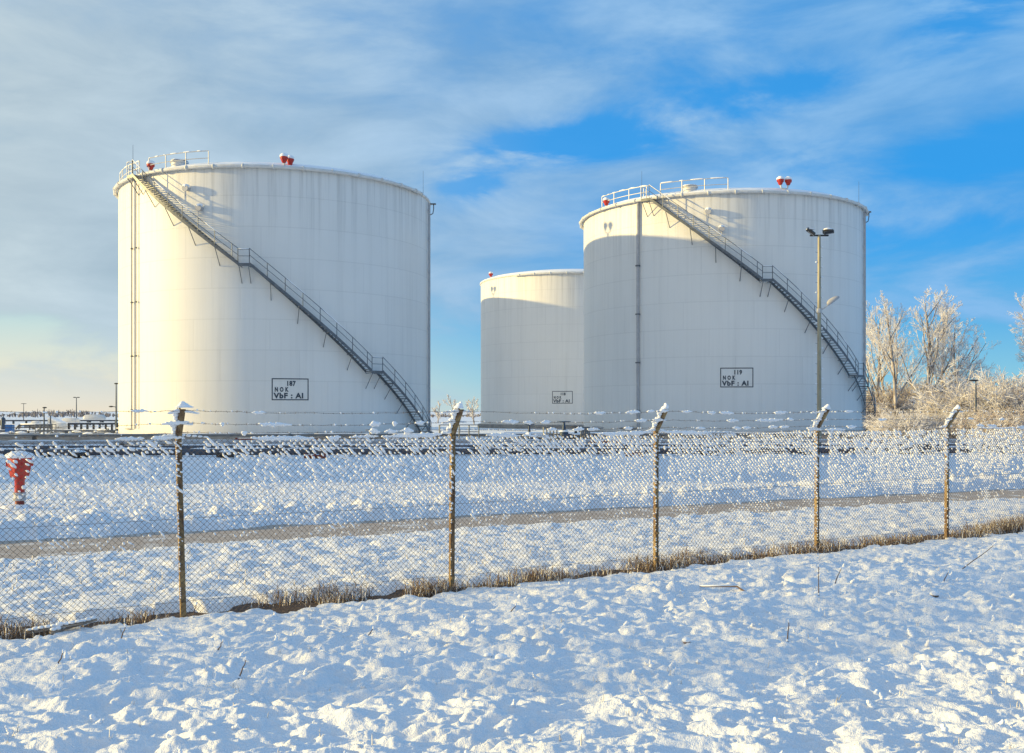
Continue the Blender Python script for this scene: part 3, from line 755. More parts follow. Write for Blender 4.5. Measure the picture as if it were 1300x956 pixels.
for a in ((1039, 760, 1041, 719, "upright bare brown stalk standing alone in the snow right of centre"),
          (1057, 742, 1070, 722, "short stalk leaning right, close beside the upright one"),
          (1218, 724, 1264, 693, "long bare stick leaning right over the snow near the right edge"),
          (1196, 739, 1206, 727, "short dark twig stub just left of the long leaning stick"),
          (152, 811, 157, 797, "thin dark twig under a snow lump near the bottom left fence foot"),
          (72, 842, 77, 829, "thin brown twig standing in snow near the bottom left corner"),
          (301, 860, 311, 838, "snow-crusted stalk at the lower edge left of centre"),
          (645, 781, 655, 769, "pair-leaning frosted stalk below the second fence post"),
          (465, 808, 474, 799, "small dark twig left of centre in the foreground snow"),
          (275, 827, 281, 815, "small frosted twig below the leftmost fence post"),
          (1000, 812, 1003, 790, "slender frosted stem below the fourth fence post"),
          (245, 785, 247, 768, "frosted stem at the foot of the leftmost fence post")): stalk(*a)
def branch_low():
    mb = MB(); Y = 13.7; pts = [(at(888, Y), Y, gh(at(888, Y), Y)+.03), (at(935, Y-.1), Y-.1, gh(at(935, Y), Y)+.05), (at(948, Y-.25), Y-.25, gh(at(948, Y), Y)+.02)]
    mb.tube(pts, [.008, .014, .012], 6); o = mb.build("fallen_twig", "stick"); tag(o, "fallen twig lying nearly flat on the snow below the third fence post", "twig")
    mb = MB(); mb.tube([(p[0], p[1], p[2]+.012) for p in pts[:2]], .012, 6); mb.build("snow", "snowclump", o, True)
branch_low()
def planks():
    for i, (px, rz, l, lab) in enumerate(((68, .15, .6, "snow-dusted grey plank leaning at the fence foot, bottom left"), (92, .75, .5, "shorter dark plank lying beside the snow-dusted one at the fence foot"))):
        t = kpx(px)*SPAN; x, y = fpt(t, .16); mb = MB(); Mx = Matrix.Rotation(R_(-9), 3, "Y") @ Matrix.Rotation(R_(12), 3, "X")
        mb.box((x, y, .06), (l, .06, .02), rz, Mx); o = mb.build("wooden_plank", "plank"); tag(o, lab, "plank")
        mb = MB(); ux, uy = math.cos(rz), math.sin(rz)
        for q in np.linspace(-.42, .42, 9): mb.blob((x+ux*l*q, y+uy*l*q, .085+l*q*.15), (l*.075, .04, .022*rnd.uniform(.6, 1.3)), .15, 2, rz)
        mb.build("snow", "snowclump", o, True)
planks()
for px, py, lab, r in ((637, 829, "rounded snow-capped stone in the foreground centre", .055), (872, 806, "small brown stone half buried in foreground snow right of centre", .04), (1187, 752, "flat brown stone below the short twig stub", .05), (620, 822, "upright snow-capped stone left of the rounded one", .035)):
    Y = EYE*F/(py-HZ)*.97; x = at(px, Y); z = gh(x, Y); mb = MB(); mb.blob((x, Y, z+r*.15), (r*.95, r*.8, r*.7), .15, 2); o = mb.build("field_stone", "stick", None, True); tag(o, lab, "stone")
    mb = MB(); mb.blob((x-r*.1, Y, z+r*.55), (r*1.15, r, r*.75), .08, 3, 0, -.45); mb.build("snow_cap", "snowclump", o, True)

# ------------------------------------------------------------------ red hydrant behind the fence
def hydrant():
    Y = 24.6; x = at(25, Y); E = empty("fire_hydrant", (x, Y, 0)); tag(E, "red fire hydrant with broad snow-capped head standing behind the fence at the left edge", "fire hydrant")
    mb = MB(); mb.lathe([(.17, 0), (.17, .06), (.11, .07), (.10, .34)], n=14); o = mb.build("base", "rust_red", E); smooth_auto(o)
    mb = MB(); mb.lathe([(.15, .22), (.15, .27), (.13, .28), (.13, .36), (.15, .37), (.15, .42)], n=14); o = mb.build("flange", "pipe_grey", E); smooth_auto(o)
    mb = MB(); mb.lathe([(.115, .42), (.115, .72), (.13, .74)], n=14); o = mb.build("column", "red", E); smooth_auto(o)
    mb = MB(); mb.lathe([(.14, .74), (.22, .80), (.26, .98), (.285, 1.16), (.285, 1.28), (.25, 1.31)], n=8); body = mb.build("head", "red", E); smooth_auto(body, 30)
    for a in (20, 110, 200, 290):
        mb = MB(); c = (math.cos(R_(a)), math.sin(R_(a)))
        mb.tube([(c[0]*.2, c[1]*.2, 1.12), (c[0]*.30, c[1]*.30, 1.12)], .065, 10); mb.build("outlet_cap", "red", body)
    mb = MB(); mb.blob((0, 0, 1.30), (.33, .31, .13), .07, 3, 0, -.3); mb.build("snow_cap", "snowclump", E, True)
    mb = MB(); mb.lathe([(.24, -.02), (.24, .05)], n=12); mb.build("ground_plate", "concrete", E); mb = MB(); mb.blob((-.05, -.1, .02), (.42, .34, .12), .12, 3, 0, -.2); mb.build("foot_snow", "snowclump", E, True)
hydrant()

# ------------------------------------------------------------------ lamp masts
def flood_mast():
    Y = 60; x = at(1040, Y); E = empty("floodlight_mast", (x, Y, 0)); tag(E, "tall slim floodlight mast with climbing pegs standing in front of tank 119", "lamp mast")
    H = zat(299, Y)
    mb = MB(); mb.lathe([(.3, 0), (.3, .12), (.14, .14), (.13, 3), (.09, H)], n=12); o = mb.build("mast", "pole", E); smooth_auto(o)
    mb = MB(); s = MB()
    for i in range(34):
        z = 2.2+i*(H-2.6)/34; sd = 1 if i % 2 else -1
        mb.tube([(0, 0, z), (sd*.20, 0, z), (sd*.20, 0, z+.05)], .012, 4)
        if sd > 0 or i % 6 == 0: s.blob((sd*.17, 0, z+.03), (.08, .05, .05), .2, 1)
    mb.build("climbing_pegs", "steel", E); s.build("peg_snow", "snowclump", E, True)
    mb = MB(); mb.box((0, 0, H), (1.1, .09, .09)); mb.build("crossarm", "black", E)
    for sx, ry in ((-1, 35), (1, -12)):
        mb = MB(); Mx = Matrix.Rotation(R_(ry), 3, "Y") @ Matrix.Rotation(R_(25), 3, "X"); mb.box((sx*.52, -.05, H+.22), (.55, .40, .2), 0, Mx)
        mb.box((sx*.42, 0, H+.08), (.05, .05, .2)); h = mb.build("floodlight", "black", E)
        mb = MB(); mb.box((sx*.52, -.07, H+.13), (.45, .32, .03), 0, Mx); mb.build("lens", "lens", h)
        mb = MB(); mb.blob((sx*.52, 0, H+.36), (.28, .2, .10 if sx > 0 else .05), .1, 2, 0, -.2); mb.build("snow_cap", "snowclump", h, True)
    z = zat(394, Y)
    mb = MB(); mb.tube([(.1, 0, z), (.28, -.05, z+.12), (.55, -.1, z+.36)], .04, 8); mb.tube([(0, 0, z-.15), (0, 0, z+.1)], .16, 10); a = mb.build("lamp_arm", "rail", E)
    mb = MB(); Mx = Matrix.Rotation(R_(-33), 3, "Y"); V, Fc = ico(3)
    vs = [Vector((v[0]*.44, v[1]*.19, max(v[2], -.5)*.17*(1.1-.25*v[0]))) for v in V]; vs = [Mx @ v for v in vs]
    mb.add([(v.x+.80, v.y-.1, v.z+z+.58) for v in vs], [tuple(int(i) for i in f) for f in Fc]); mb.build("lamp_head", "pipe_grey", a, True)
flood_mast()
def yard_lamp(px, Y, top, heads, label, bw=.08):
    x = at(px, Y); H = zat(top, Y); E = empty("yard_lamp", (x, Y, 0)); tag(E, label, "lamp post", "lamp posts in the yard")
    mb = MB(); mb.lathe([(bw*1.4, 0), (bw*1.3, .5), (bw*.7, H)], n=8); mb.build("pole", "dkblue", E)
    for i, (dx, dz, w) in enumerate(heads):
        mb = MB(); mb.tube([(0, 0, H+dz-.05), (dx*.6, 0, H+dz)], .03, 5); mb.blob((dx, 0, H+dz), (w, .12, .07), .03, 2); mb.build("lamp_head", "black", E, True)
yard_lamp(30, 235, 512.5, [(0, 0, .75)], "leftmost thin yard lamp with a flat top on the horizon")
yard_lamp(56, 93, 517.5, [(.05, 0, .22)], "short dark yard lamp between two distant ones in the left yard", .07)
yard_lamp(97, 150, 504.5, [(-.28, 0, .25), (.28, 0, .25)], "yard lamp with two small heads left of tank 187")
yard_lamp(147.5, 90, 487, [(0, 0, .2), (-.45, -2.05, .22)], "tall yard lamp with a low side arm hard against tank 187", .07)
yard_lamp(1239, 69.5, 483, [(-.15, 0, .35)], "thin dark yard lamp in front of the frosted bushes at the right", .06)

# ------------------------------------------------------------------ pipelines between fence and tanks
def pipe_line(name, label, x0, y0, x1, y1, z, r, mat, snow=True, flange=True, group="pipelines along the tanks"):
    E = empty(name, (x0, y0, 0)); tag(E, label, "pipeline", group)
    n = 24; pts = [((x1-x0)*i/n, (y1-y0)*i/n, z) for i in range(n+1)]; rz = math.atan2(y1-y0, x1-x0)
    mb = MB(); mb.tube(pts, r, 12)
    if flange:
        for i in range(2, n, 5):
            a, b = pts[i], pts[i+1]; d = .002
            mb.tube([a, (a[0]+(b[0]-a[0])*d*2+.06*math.cos(rz), a[1]+.06*math.sin(rz), z)], r*1.35, 12)
    o = mb.build("pipe", mat, E); smooth_auto(o)
    mb = MB()
    for i in range(1, n, 2): mb.box((pts[i][0], pts[i][1], (z-r)/2), (.18, r*3.2, max(.03, z-r)), rz)
    mb.build("pipe_supports", "black", E)
    if snow:
        mb = MB(); i = 0; L_ = math.hypot(x1-x0, y1-y0); m = int(L_/.4)
        p = [((x1-x0)*i/m, (y1-y0)*i/m, z+r*.93) for i in range(m+1)]
        i = 0
        while i < m-3:
            k = rnd.randint(4, 30); seg = p[i:i+k]
            if len(seg) > 2: mb.tube(seg, [.02]+[r*.42*rnd.uniform(.7, 1.2) for _ in seg[2:]]+[.02], 6)
            i += k+rnd.choice((0, 1, 2))
        mb.build("pipe_snow", "snowclump", E, True)
pipe_line("pipeline", "thick dark pipeline nearest the fence, running left to right below the tanks", -34, 51.5, 46, 56.5, .27, .17, "dark_pipe")
pipe_line("pipeline", "second dark pipeline close behind the nearest one", -36, 53.5, 48, 58.2, .38, .18, "dark_pipe")
pipe_line("pipeline", "thin grey snow-topped pipeline behind the two dark ones", -42, 57, 52, 61.5, .62, .10, "pipe_grey")
pipe_line("pipeline", "thin dark pipeline on high supports in front of the tank foundations", -44, 66, 56, 70, .80, .09, "steel")
def red_pipe(px0, px1, Y, z, lab, r=.07):
    x0, x1 = at(px0, Y), at(px1, Y); E = empty("red_pipe", (x0, Y, 0)); tag(E, lab, "pipe", "short red pipes between the pipelines")
    mb = MB(); mb.tube([(0, 0, z), (x1-x0, 0, z)], r, 10); 
    for q in (0, (x1-x0)*.5, x1-x0): mb.tube([(q-.05, 0, z), (q+.05, 0, z)], r*1.7, 10)
    o = mb.build("pipe", "rust_red", E); smooth_auto(o)
    mb = MB()
    for q in (.05, x1-x0-.05): mb.box((q, 0, (z-r)/2), (.12, .2, z-r))
    mb.build("pipe_supports", "black", E); s = MB(); s.tube([(.1, 0, z+r), ((x1-x0)*.7, 0, z+r)], .035, 6); s.build("pipe_snow", "snowclump", E, True)
red_pipe(300, 405, 59.5, .72, "longest red pipe, below the sign on tank 187")
red_pipe(388, 412, 50.3, .12, "stubby red pipe lying in front of the dark pipelines below tank 187", .11)
red_pipe(552, 592, 59.0, .62, "red pipe between tanks 187 and 118, behind the second fence post")
red_pipe(733, 803, 59.2, .60, "red pipe below the left edge of tank 119")
red_pipe(795, 815, 52.6, .16, "stubby red pipe on the snow left of the third fence post", .11)
red_pipe(1075, 1120, 58.5, .62, "red pipe below the stair foot of tank 119")
red_pipe(1218, 1240, 60.5, .62, "red pipe right of the rightmost fence post")
def valve(px, Y, z, mat, lab, h=.9, w=.35, wheel=True):
    x = at(px, Y); E = empty("gate_valve", (x, Y, 0)); tag(E, lab, "valve", "gate valves on the pipes")
    mb = MB(); mb.lathe([(w*.6, 0), (w*.6, .1), (w*.35, .15), (w*.35, z*.5), (w*.7, z*.6), (w*.7, z), (w*.3, z+.1), (w*.16, z+h*.7)], n=12)
    mb.tube([(-w*1.2, 0, z*.75), (w*1.2, 0, z*.75)], w*.42, 10); o = mb.build("valve_body", mat, E); smooth_auto(o)
    if wheel:
        mb = MB(); n = 16; zz = z+h*.72; mb.tube([(w*math.cos(2*math.pi*k/n), w*math.sin(2*math.pi*k/n), zz) for k in range(n)], .03, 5, closed=True)
        mb.tube([(-w, 0, zz), (w, 0, zz)], .02, 4); mb.tube([(0, -w, zz), (0, w, zz)], .02, 4); mb.build("hand_wheel", mat, E)
    s = MB(); s.blob((0, 0, z+.06), (w*.8, w*.7, .12), .15, 2, 0, -.2); s.build("snow_cap", "snowclump", E, True)
valve(98, 50.5, .3, "black", "low black valve in front of the dark pipeline at the far left", .15, .3, False)
valve(104, 50.7, .25, "black", "low black valve right beside the one at the far left", .1, .25, False)
valve(286, 50.4, .3, "black", "low black valve on the snow right of the leftmost fence post", .15, .35, False)
valve(672, 64, .9, "dkblue", "blue valve with hand wheel below the left part of tank 118", .9, .3)
valve(716, 66, 1.0, "dkblue", "larger dark blue valve with hand wheel at the foot of tank 118", 1.0, .42)
valve(731, 66, .8, "black", "black valve with hand wheel just right of the larger blue one", .8, .35)
valve(743, 64, .7, "pipe_grey", "grey valve with hand wheel at the left foot of tank 119", .8, .3)
valve(900, 54, .25, "black", "low black valve in front of the pipeline below tank 119's sign", .12, .4, False)
valve(1030, 54.5, .25, "black", "low black valve just left of the floodlight mast foot", .12, .35, False)
valve(1150, 55.5, .25, "black", "low black valve right of the stair foot of tank 119", .12, .5, False)
valve(1272, 56.5, .25, "black", "low black valve near the right edge in front of the pipeline", .12, .5, False)
valve(230, 64, .6, "pipe_grey", "grey valve with hand wheel behind the leftmost fence post", .6, .3)
valve(470, 64, .7, "steel", "dark steel valve with hand wheel below the stair of tank 187", .7, .3)

# low concrete bund walls and walkways with rails
def wall(px0, px1, Y, h, lab, th=.3):
    x0, x1 = at(px0, Y), at(px1, Y); mb = MB(); mb.box((0, 0, h/2), (x1-x0, th, h)); mb.box((0, 0, h+.03), (x1-x0+.06, th+.08, .06))
    o = mb.build("bund_wall", "concrete"); o.location = ((x0+x1)/2, Y, 0); tag(o, lab, "low wall", "low concrete walls round the tanks")
    m = int((x1-x0)/.5); s = MB(); s.tube([((x1-x0)*(i/m-.5), 0, h+.08) for i in range(m+1)], [.09*rnd.uniform(.8, 1.3) for _ in range(m+1)], 6); s.build("wall_snow", "snowclump", o, True)
wall(-130, 560, 71.5, .62, "low concrete wall in front of tank 187")
wall(640, 1400, 78, .62, "low concrete wall in front of tank 119")
def walkway(px0, px1, Y, zd, lab, mat="steel"):
    x0, x1 = at(px0, Y), at(px1, Y); W = x1-x0; E = empty("pipe_walkway", (x0, Y, 0)); tag(E, lab, "walkway", "railed crossings over the pipes")
    mb = MB(); mb.box((W/2, 0, zd), (W, .8, .06)); mb.build("deck", mat, E)
    for q in (-.38, .38):
        mb = MB(); rail_run(mb, [(W*i/12, q, zd) for i in range(13)], .95, .5, True, .025, 0, W/5); mb.build("handrail", mat, E)
    for q in (.1, W-.1):
        mb = MB(); mb.tube([(q, -.35, 0), (q, -.35, zd)], .04, 5); mb.tube([(q, .35, 0), (q, .35, zd)], .04, 5); mb.build("leg", mat, E)
    for sx, q in ((-1, 0), (1, W)):
        mb = MB(); mb.tube([(q, -.38, zd), (q+sx*.7, -.38, 0)], .035, 5); mb.tube([(q, .38, zd), (q+sx*.7, .38, 0)], .035, 5)
        for k in range(4): mb.box((q+sx*.7*(k+.5)/4, 0, zd*(1-(k+.5)/4)), (.2, .74, .03))
        mb.build("steps", mat, E)
    s = MB(); s.box((W/2, 0, zd+.055), (W*.95, .6, .045)); s.build("deck_snow", "snowclump", E)
walkway(558, 608, 66, .55, "wide railed walkway between tanks 187 and 118")
walkway(738, 748, 60, .5, "narrow railed crossing at the left foot of tank 119")
walkway(48, 68, 72, .5, "railed crossing in the yard left of tank 187")
walkway(690, 707, 63, .45, "railed crossing in front of tank 118")

# ------------------------------------------------------------------ left yard
def yard():
    def put(name, px, Y, label, cat, group=None):
        E = empty(name, (at(px, Y), Y, 0)); return tag(E, label, cat, group)
    E = put("equipment_cabinet", 12.5, 92, "bright blue equipment cabinet in the far left yard", "cabinet")
    mb = MB(); mb.box((0, 0, .75), (.62, .5, .85)); mb.build("cabinet_body", "blue", E); mb = MB(); mb.box((-.22, 0, .16), (.08, .4, .33)); mb.build("leg", "black", E); mb = MB(); mb.box((.22, 0, .16), (.08, .4, .33)); mb.build("leg", "black", E)
    mb = MB(); mb.box((0, 0, 1.2), (.66, .54, .06)); mb.build("snow_cap", "snowclump", E)
    E = put("pressure_vessel", 4, 110, "dark grey upright vessel at the far left edge of the yard", "vessel")
    mb = MB(); mb.lathe([(.2, 0), (.25, .2), (.25, 1.5), (.2, 1.65), (.06, 1.75)], n=12); o = mb.build("vessel_body", "dkblue", E); smooth_auto(o); mb = MB(); mb.tube([(0, 0, 1.7), (0, 0, 2.0), (.25, 0, 2.0)], .04, 6); mb.build("vent", "dkblue", E)
    for px, Y, w, h, lab in ((76, 112, 1.6, .75, "cream round-ended tank lowest in the left yard"), (90, 150, 2.6, 1.0, "second cream tank, farther back beside the two-headed lamp"), (120, 210, 4.5, 1.3, "long pale tank lying farthest back left of tank 187"), (46, 125, 1.2, .8, "small pale tank under the dark pipe bridge")):
        E = put("horizontal_tank", px, Y, lab, "horizontal tank", "small tanks in the left yard"); mb = MB(); r = h*.5
        mb.lathe([(r*.3, -w*.52), (r*.85, -w*.46), (r, -w*.4), (r, w*.4), (r*.85, w*.46), (r*.3, w*.52)], (0, 0, r+.35), 16, Matrix.Rotation(R_(90), 3, "Y")); o = mb.build("tank_body", "white", E); smooth_auto(o)
        for q in (-.3, .3):
            mb = MB(); mb.box((w*q, 0, .2), (.15, h*.8, .4)); mb.build("saddle", "concrete", E)
        mb = MB(); mb.blob((0, 0, h+.33), (w*.42, r*.45, .07), .08, 2, 0, -.1); mb.build("snow_cap", "snowclump", E, True)
    # dark pipe bridge
    E = put("pipe_bridge", 24, 104, "dark pipe bridge on legs crossing the left yard", "pipe bridge"); W = at(66, 104)-at(24, 104)
    mb = MB()
    for z in (.75, .95): mb.tube([(0, 0, z), (W, 0, z)], .09, 8)
    mb.tube([(-.5, 0, .3), (-.2, 0, .7), (0, 0, .95)], .09, 8); mb.build("pipes", "dark_pipe", E)
    for q in (0, W*.33, W*.66, W): mb = MB(); mb.box((q, 0, .5), (.1, .1, 1.0)); mb.build("leg", "black", E)
    mb = MB(); mb.tube([(.2, 0, 1.06), (W-.2, 0, 1.06)], .08, 6); mb.build("pipe_snow", "snowclump", E, True)
    E = put("vent_stack", 64, 108, "thin dark vent stack standing beside the pale pump house", "vent stack"); mb = MB(); mb.tube([(0, 0, 0), (0, 0, 1.95)], [.12, .07], 8); mb.build("stack", "dkblue", E)
    mb = MB(); mb.blob((0, 0, .1), (.25, .25, .12), .1, 2, 0, 0); mb.build("base_snow", "snowclump", E, True)
    E = put("pump_house", 71, 118, "small cream pump house with a snowy lean-to roof in the left yard", "shed")
    mb = MB(); mb.add([(-.7,-.6,0),(.9,-.6,0),(.9,.6,0),(-.7,.6,0),(-.7,-.6,1.6),(.9,-.6,.95),(.9,.6,.95),(-.7,.6,1.6)], ((0,1,5,4),(1,2,6,5),(2,3,7,6),(3,0,4,7),(4,5,6,7))); mb.build("wall", "white", E)
    mb = MB(); mb.add([(-.85,-.75,1.66),(1.05,-.75,.89),(1.05,.75,.89),(-.85,.75,1.66),(-.85,-.75,1.84),(1.05,-.75,1.05),(1.05,.75,1.05),(-.85,.75,1.84)], ((0,3,2,1),(4,5,6,7),(0,1,5,4),(1,2,6,5),(2,3,7,6),(3,0,4,7))); mb.build("roof", "snowclump", E)
    mb = MB(); mb.box((.15, -.61, .45), (.4, .03, .85)); mb.build("door", "dkblue", E)
    # rows of low pipes deep in the yard
    for i, (px0, px1, Y, z, lab) in enumerate(((-60, 150, 86, .45, "low dark pipe run nearest in the left yard"), (-60, 150, 100, .4, "dark pipe run just in front of the pipe bridge"), (60, 150, 128, .8, "raised dark pipe run in the middle of the left yard"), (-40, 152, 170, .8, "faint dark pipe run farthest back in the left yard"))):
        x0, x1 = at(px0, Y), at(px1, Y)
        pipe_line("pipeline", lab, x0, Y, x1, Y+1, z, .13, "dark_pipe", True, False, "pipe runs in the left yard")
    # snowy machinery heaps
    for i, (px, Y, lab) in enumerate(((115, 80, "snow-covered pump with dark motor just left of tank 187"), (30, 84, "snow-covered pump nearest the blue cabinet"), (132, 96, "snow-covered pump behind the one beside tank 187"), (100, 88, "snow-covered pump below the two-headed lamp"), (60, 80, "snow-covered pump beside the short dark lamp"), (8, 78, "snow-covered pump at the far left picture edge"), (82, 76, "snow-covered pump below the cream round-ended tank"), (142, 78, "snow-covered pump tucked against the foot of tank 187"), (44, 92, "snow-covered pump under the dark pipe bridge"))):
        E = put("pump_unit", px, Y, lab, "pump", "pumps in the left yard"); mb = MB()
        mb.box((0, 0, .08), (1.3, .6, .16)); mb.tube([(-.5, 0, .4), (.1, 0, .4)], .2, 12); mb.tube([(.1, 0, .4), (.5, 0, .4)], .13, 10); mb.tube([(.4, 0, .4), (.4, 0, .8)], .08, 8); mb.build("pump_body", "black" if i % 2 else "steel", E)
        mb = MB(); mb.blob((-.2, 0, .6), (.42, .25, .14), .15, 2, 0, -.2); mb.blob((.4, 0, .8), (.14, .14, .08), .15, 1); mb.build("snow_cap", "snowclump", E, True)
yard()

# ------------------------------------------------------------------ trees and shrubs
def grow(seed, H, r0, trunk_lean=(0, 0), spread=.5, first=.24, up=.25, limbs=9, depth=3, twig_r=.013, fork=None):
    r = random.Random(seed); TB, CR = MB(), MB()
    def go(p, d, rad, ln, lev, up=up):
        n = 7 if lev == 0 else 5 if lev < 3 else 3; pts = [p.copy()]; rs = [rad]; dirs = [d.copy()]
        for i in range(n):
            w = .07 if lev == 0 else .12 if lev == 1 else .17
            d = (d+Vector((r.gauss(0, w), r.gauss(0, w), r.gauss(0, w*.6)+up*(.3 if lev else .1)))).normalized()
            p = p+d*ln/n; pts.append(p.copy()); dirs.append(d.copy())
            rs.append(max(twig_r*.7, rad*(1-(.72 if lev < 2 else .55)*(i+1)/n)))
        (TB if lev < 2 else CR).tube(pts, rs, 7 if lev == 0 else 5 if lev == 1 else 3, False)
        if lev >= depth: return
        k = limbs if lev == 0 else (9 if lev == 1 else 8 if lev == 2 else 6)
        for j in range(k):
            f = (first+(1-first)*(j+r.random()*.8)/k) if lev == 0 else (.15+.85*(j+r.random())/k)
            i = min(n-1, int(f*n)); q = pts[i].lerp(pts[i+1], f*n-i); dd = dirs[i+1]
            a = r.uniform(0, 6.283); o = dd.orthogonal().normalized(); s = Matrix.Rotation(a, 3, dd) @ o
            sp = spread*r.uniform(.7, 1.3) if lev == 0 else r.uniform(.38, .75)
            nd = (dd*(1-sp*.5)+s*sp).normalized()
            l2 = ln*(1-f*.62)*(.62 if lev == 0 else .52)*r.uniform(.75, 1.2)
            go(q, nd, max(twig_r, rs[i]*(.55 if lev == 0 else .5)), l2, lev+1, up)
    go(Vector((0, 0, -.1)), Vector((trunk_lean[0], trunk_lean[1], 1)).normalized(), r0, H*.80, 0)
    if fork:
        for (dx, dz, fl, fr, z0) in fork: go(Vector((0, 0, z0)), Vector((dx, .1, dz)).normalized(), fr, fl, 1, .06)
    return TB, CR
def tree(px, Y, top, seed, label, r0=.22, **k):
    z0 = 0; H = zat(top, Y); E = empty("frosted_tree", (at(px, Y), Y, z0)); tag(E, label, "tree", "bare frosted trees")
    TB, CR = grow(seed, H, r0, **k)
    a = TB.build("trunk", "bark", E, True); b = CR.build("crown", "twig", E, True)
    zz = max(v[2] for v in CR.v); s = H/zz
    a.scale = b.scale = (s, s, s)
    return E
tree(1112, 119, 378, 21, "slim frosted tree leaning beside the right edge of tank 119", .20, spread=.40, limbs=11, depth=4, up=.4, trunk_lean=(.06, 0))
tree(1140, 117, 372, 33, "frosted tree with a straight dark trunk, second from tank 119", .24, spread=.42, limbs=11, depth=4, up=.4)
tree(1177, 118, 362, 47, "tallest frosted tree, with long low limbs reaching far right", .30, spread=.48, limbs=13, depth=4, up=.35, trunk_lean=(.04, 0),
     fork=[(1.0, .48, 10.5, .17, 1.4), (1.0, .70, 10.5, .16, 2.4), (1.0, .30, 7.5, .12, 1.2), (.7, 1.0, 10.5, .15, 3.0), (-.35, 1.0, 10, .13, 1.5)])
tree(1192, 122, 372, 52, "frosted tree crowding the tallest one from behind on its right", .22, spread=.5, limbs=11, depth=4, up=.35, trunk_lean=(.10, 0))
tree(1128, 124, 395, 61, "low frosted tree farther back between the two trees nearest tank 119", .18, spread=.5, limbs=9, depth=4, up=.3)
tree(1316, 116, 345, 77, "frosted tree cut by the right edge with only its left branches in view", .30, spread=.95, limbs=15, depth=4, up=.10, first=.42)
tree(1208, 119, 392, 91, "smaller frosted tree under the long limbs, right of the tallest tree", .18, spread=.55, limbs=11, depth=4, up=.3, trunk_lean=(.12, 0))
tree(578, 190, 500, 81, "distant pale frosted tree between tanks 187 and 118, left one", .12, spread=.7, limbs=8, depth=3, first=.05, twig_r=.035)
tree(602, 185, 503, 83, "distant pinkish frosted tree touching the left edge of tank 118", .12, spread=.7, limbs=9, depth=3, first=.05, twig_r=.035)
tree(556, 200, 508, 85, "low distant frosted tree just right of tank 187's stair foot", .12, spread=.8, limbs=8, depth=3, first=.05, twig_r=.035)
def shrub_mesh(seed, H, W, stems=80, r=.02):
    q = random.Random(seed); mb = MB()
    for _ in range(stems):
        a = q.uniform(0, 6.283); d = q.random()**.6; p = Vector((math.cos(a)*W*.35*d, math.sin(a)*W*.35*d, -.1))
        v = Vector((math.cos(a)*d*.8, math.sin(a)*d*.8, 1)).normalized(); ln = H*q.uniform(.55, 1.05); pts = [p.copy()]; n = 6
        for i in range(n):
            v = (v+Vector((q.gauss(0, .18), q.gauss(0, .18), -.10*i/n+q.gauss(0, .08)))).normalized(); p = p+v*ln/n; pts.append(p.copy())
        mb.tube(pts, [r*(1.6-1.0*i/n) for i in range(n+1)], 3, False)
        for i in range(1, n+1):
            for _ in range(3):
                w = (v+Vector((q.gauss(0, .7), q.gauss(0, .7), q.gauss(.1, .5)))).normalized(); l = ln*q.uniform(.10, .28)
                e = pts[i]+w*l*.5+Vector((q.gauss(0, .05), q.gauss(0, .05), .04)); f = pts[i]+w*l+Vector((0, 0, q.uniform(-.1, .1)))
                mb.tube([pts[i], e, f], [r*.9, r*.8, r*.6], 3, False)
                for _ in range(2):
                    w2 = (w+Vector((q.gauss(0, .8), q.gauss(0, .8), q.gauss(0, .6)))).normalized()
                    mb.tube([e, e+w2*l*.5], [r*.7, r*.5], 3, False)
    return mb
protos = [shrub_mesh(5+i, 3.4, 4.2, 190, .020).build("frosted_shrub", mt, None, True) for i, mt in enumerate(("twig", "twig2", "twig", "twig2"))]
shr = [(1105, 120.3, 3.6, 1, "frosted shrub directly behind the stair foot of tank 119"), (1128, 119.6, 3.0, 0, "pale frosted shrub under the second tree from tank 119"), (1150, 120.3, 4.0, 1, "brownish frosted shrub filling the gap left of the tallest tree"),
       (1172, 119.2, 3.5, 0, "pale frosted shrub at the foot of the tallest tree"), (1198, 119.6, 4.4, 1, "brown frosted shrub under the long low limbs"), (1222, 75.5, 2.9, 2, "cream frosted shrub left of the thin lamp post"),
       (1250, 74.5, 4.3, 0, "tall rounded frosted shrub right of the thin lamp post"), (1276, 73, 3.9, 2, "rounded frosted shrub second from the right edge"), (1302, 72, 3.5, 3, "darker frosted shrub at the right edge"), (1225, 126.5, 5.5, 3, "dark-twigged shrub behind the cream one"),
       (1165, 123.1, 5.2, 3, "dark-twigged shrub behind the tallest tree's foot"), (1120, 123.1, 4.8, 3, "dark-twigged shrub behind the pale shrub near tank 119"), (1140, 72, 2, 2, "low frosted bramble nearest the stair foot"), (1148, 70, 1.9, 0, "low frosted bramble under the brownish shrub"),
       (1180, 73, 2, 2, "low frosted bramble left of the rightmost fence post"), (1215, 70, 1.9, 0, "low frosted bramble just right of the rightmost fence post"), (1250, 68, 2.0, 1, "low brown bramble in front of the tall rounded shrub"), (1285, 66, 2.1, 1, "low brown bramble near the right edge"),
       (1325, 75, 3.8, 0, "pale frosted shrub cut by the right edge")]
used = set()
for px, Y, h, pi, lab in shr:
    p = protos[pi]
    if pi in used: o = p.copy(); C.objects.link(o)
    else: o = p; used.add(pi)
    o.location = (at(px, Y), Y, 0); s = h/2.9; o.scale = (s*.95, s*.95, s); o.rotation_euler = (0, 0, rnd.uniform(0, 6))
    tag(o, lab, "shrub", "frosted shrubs behind the pipelines")
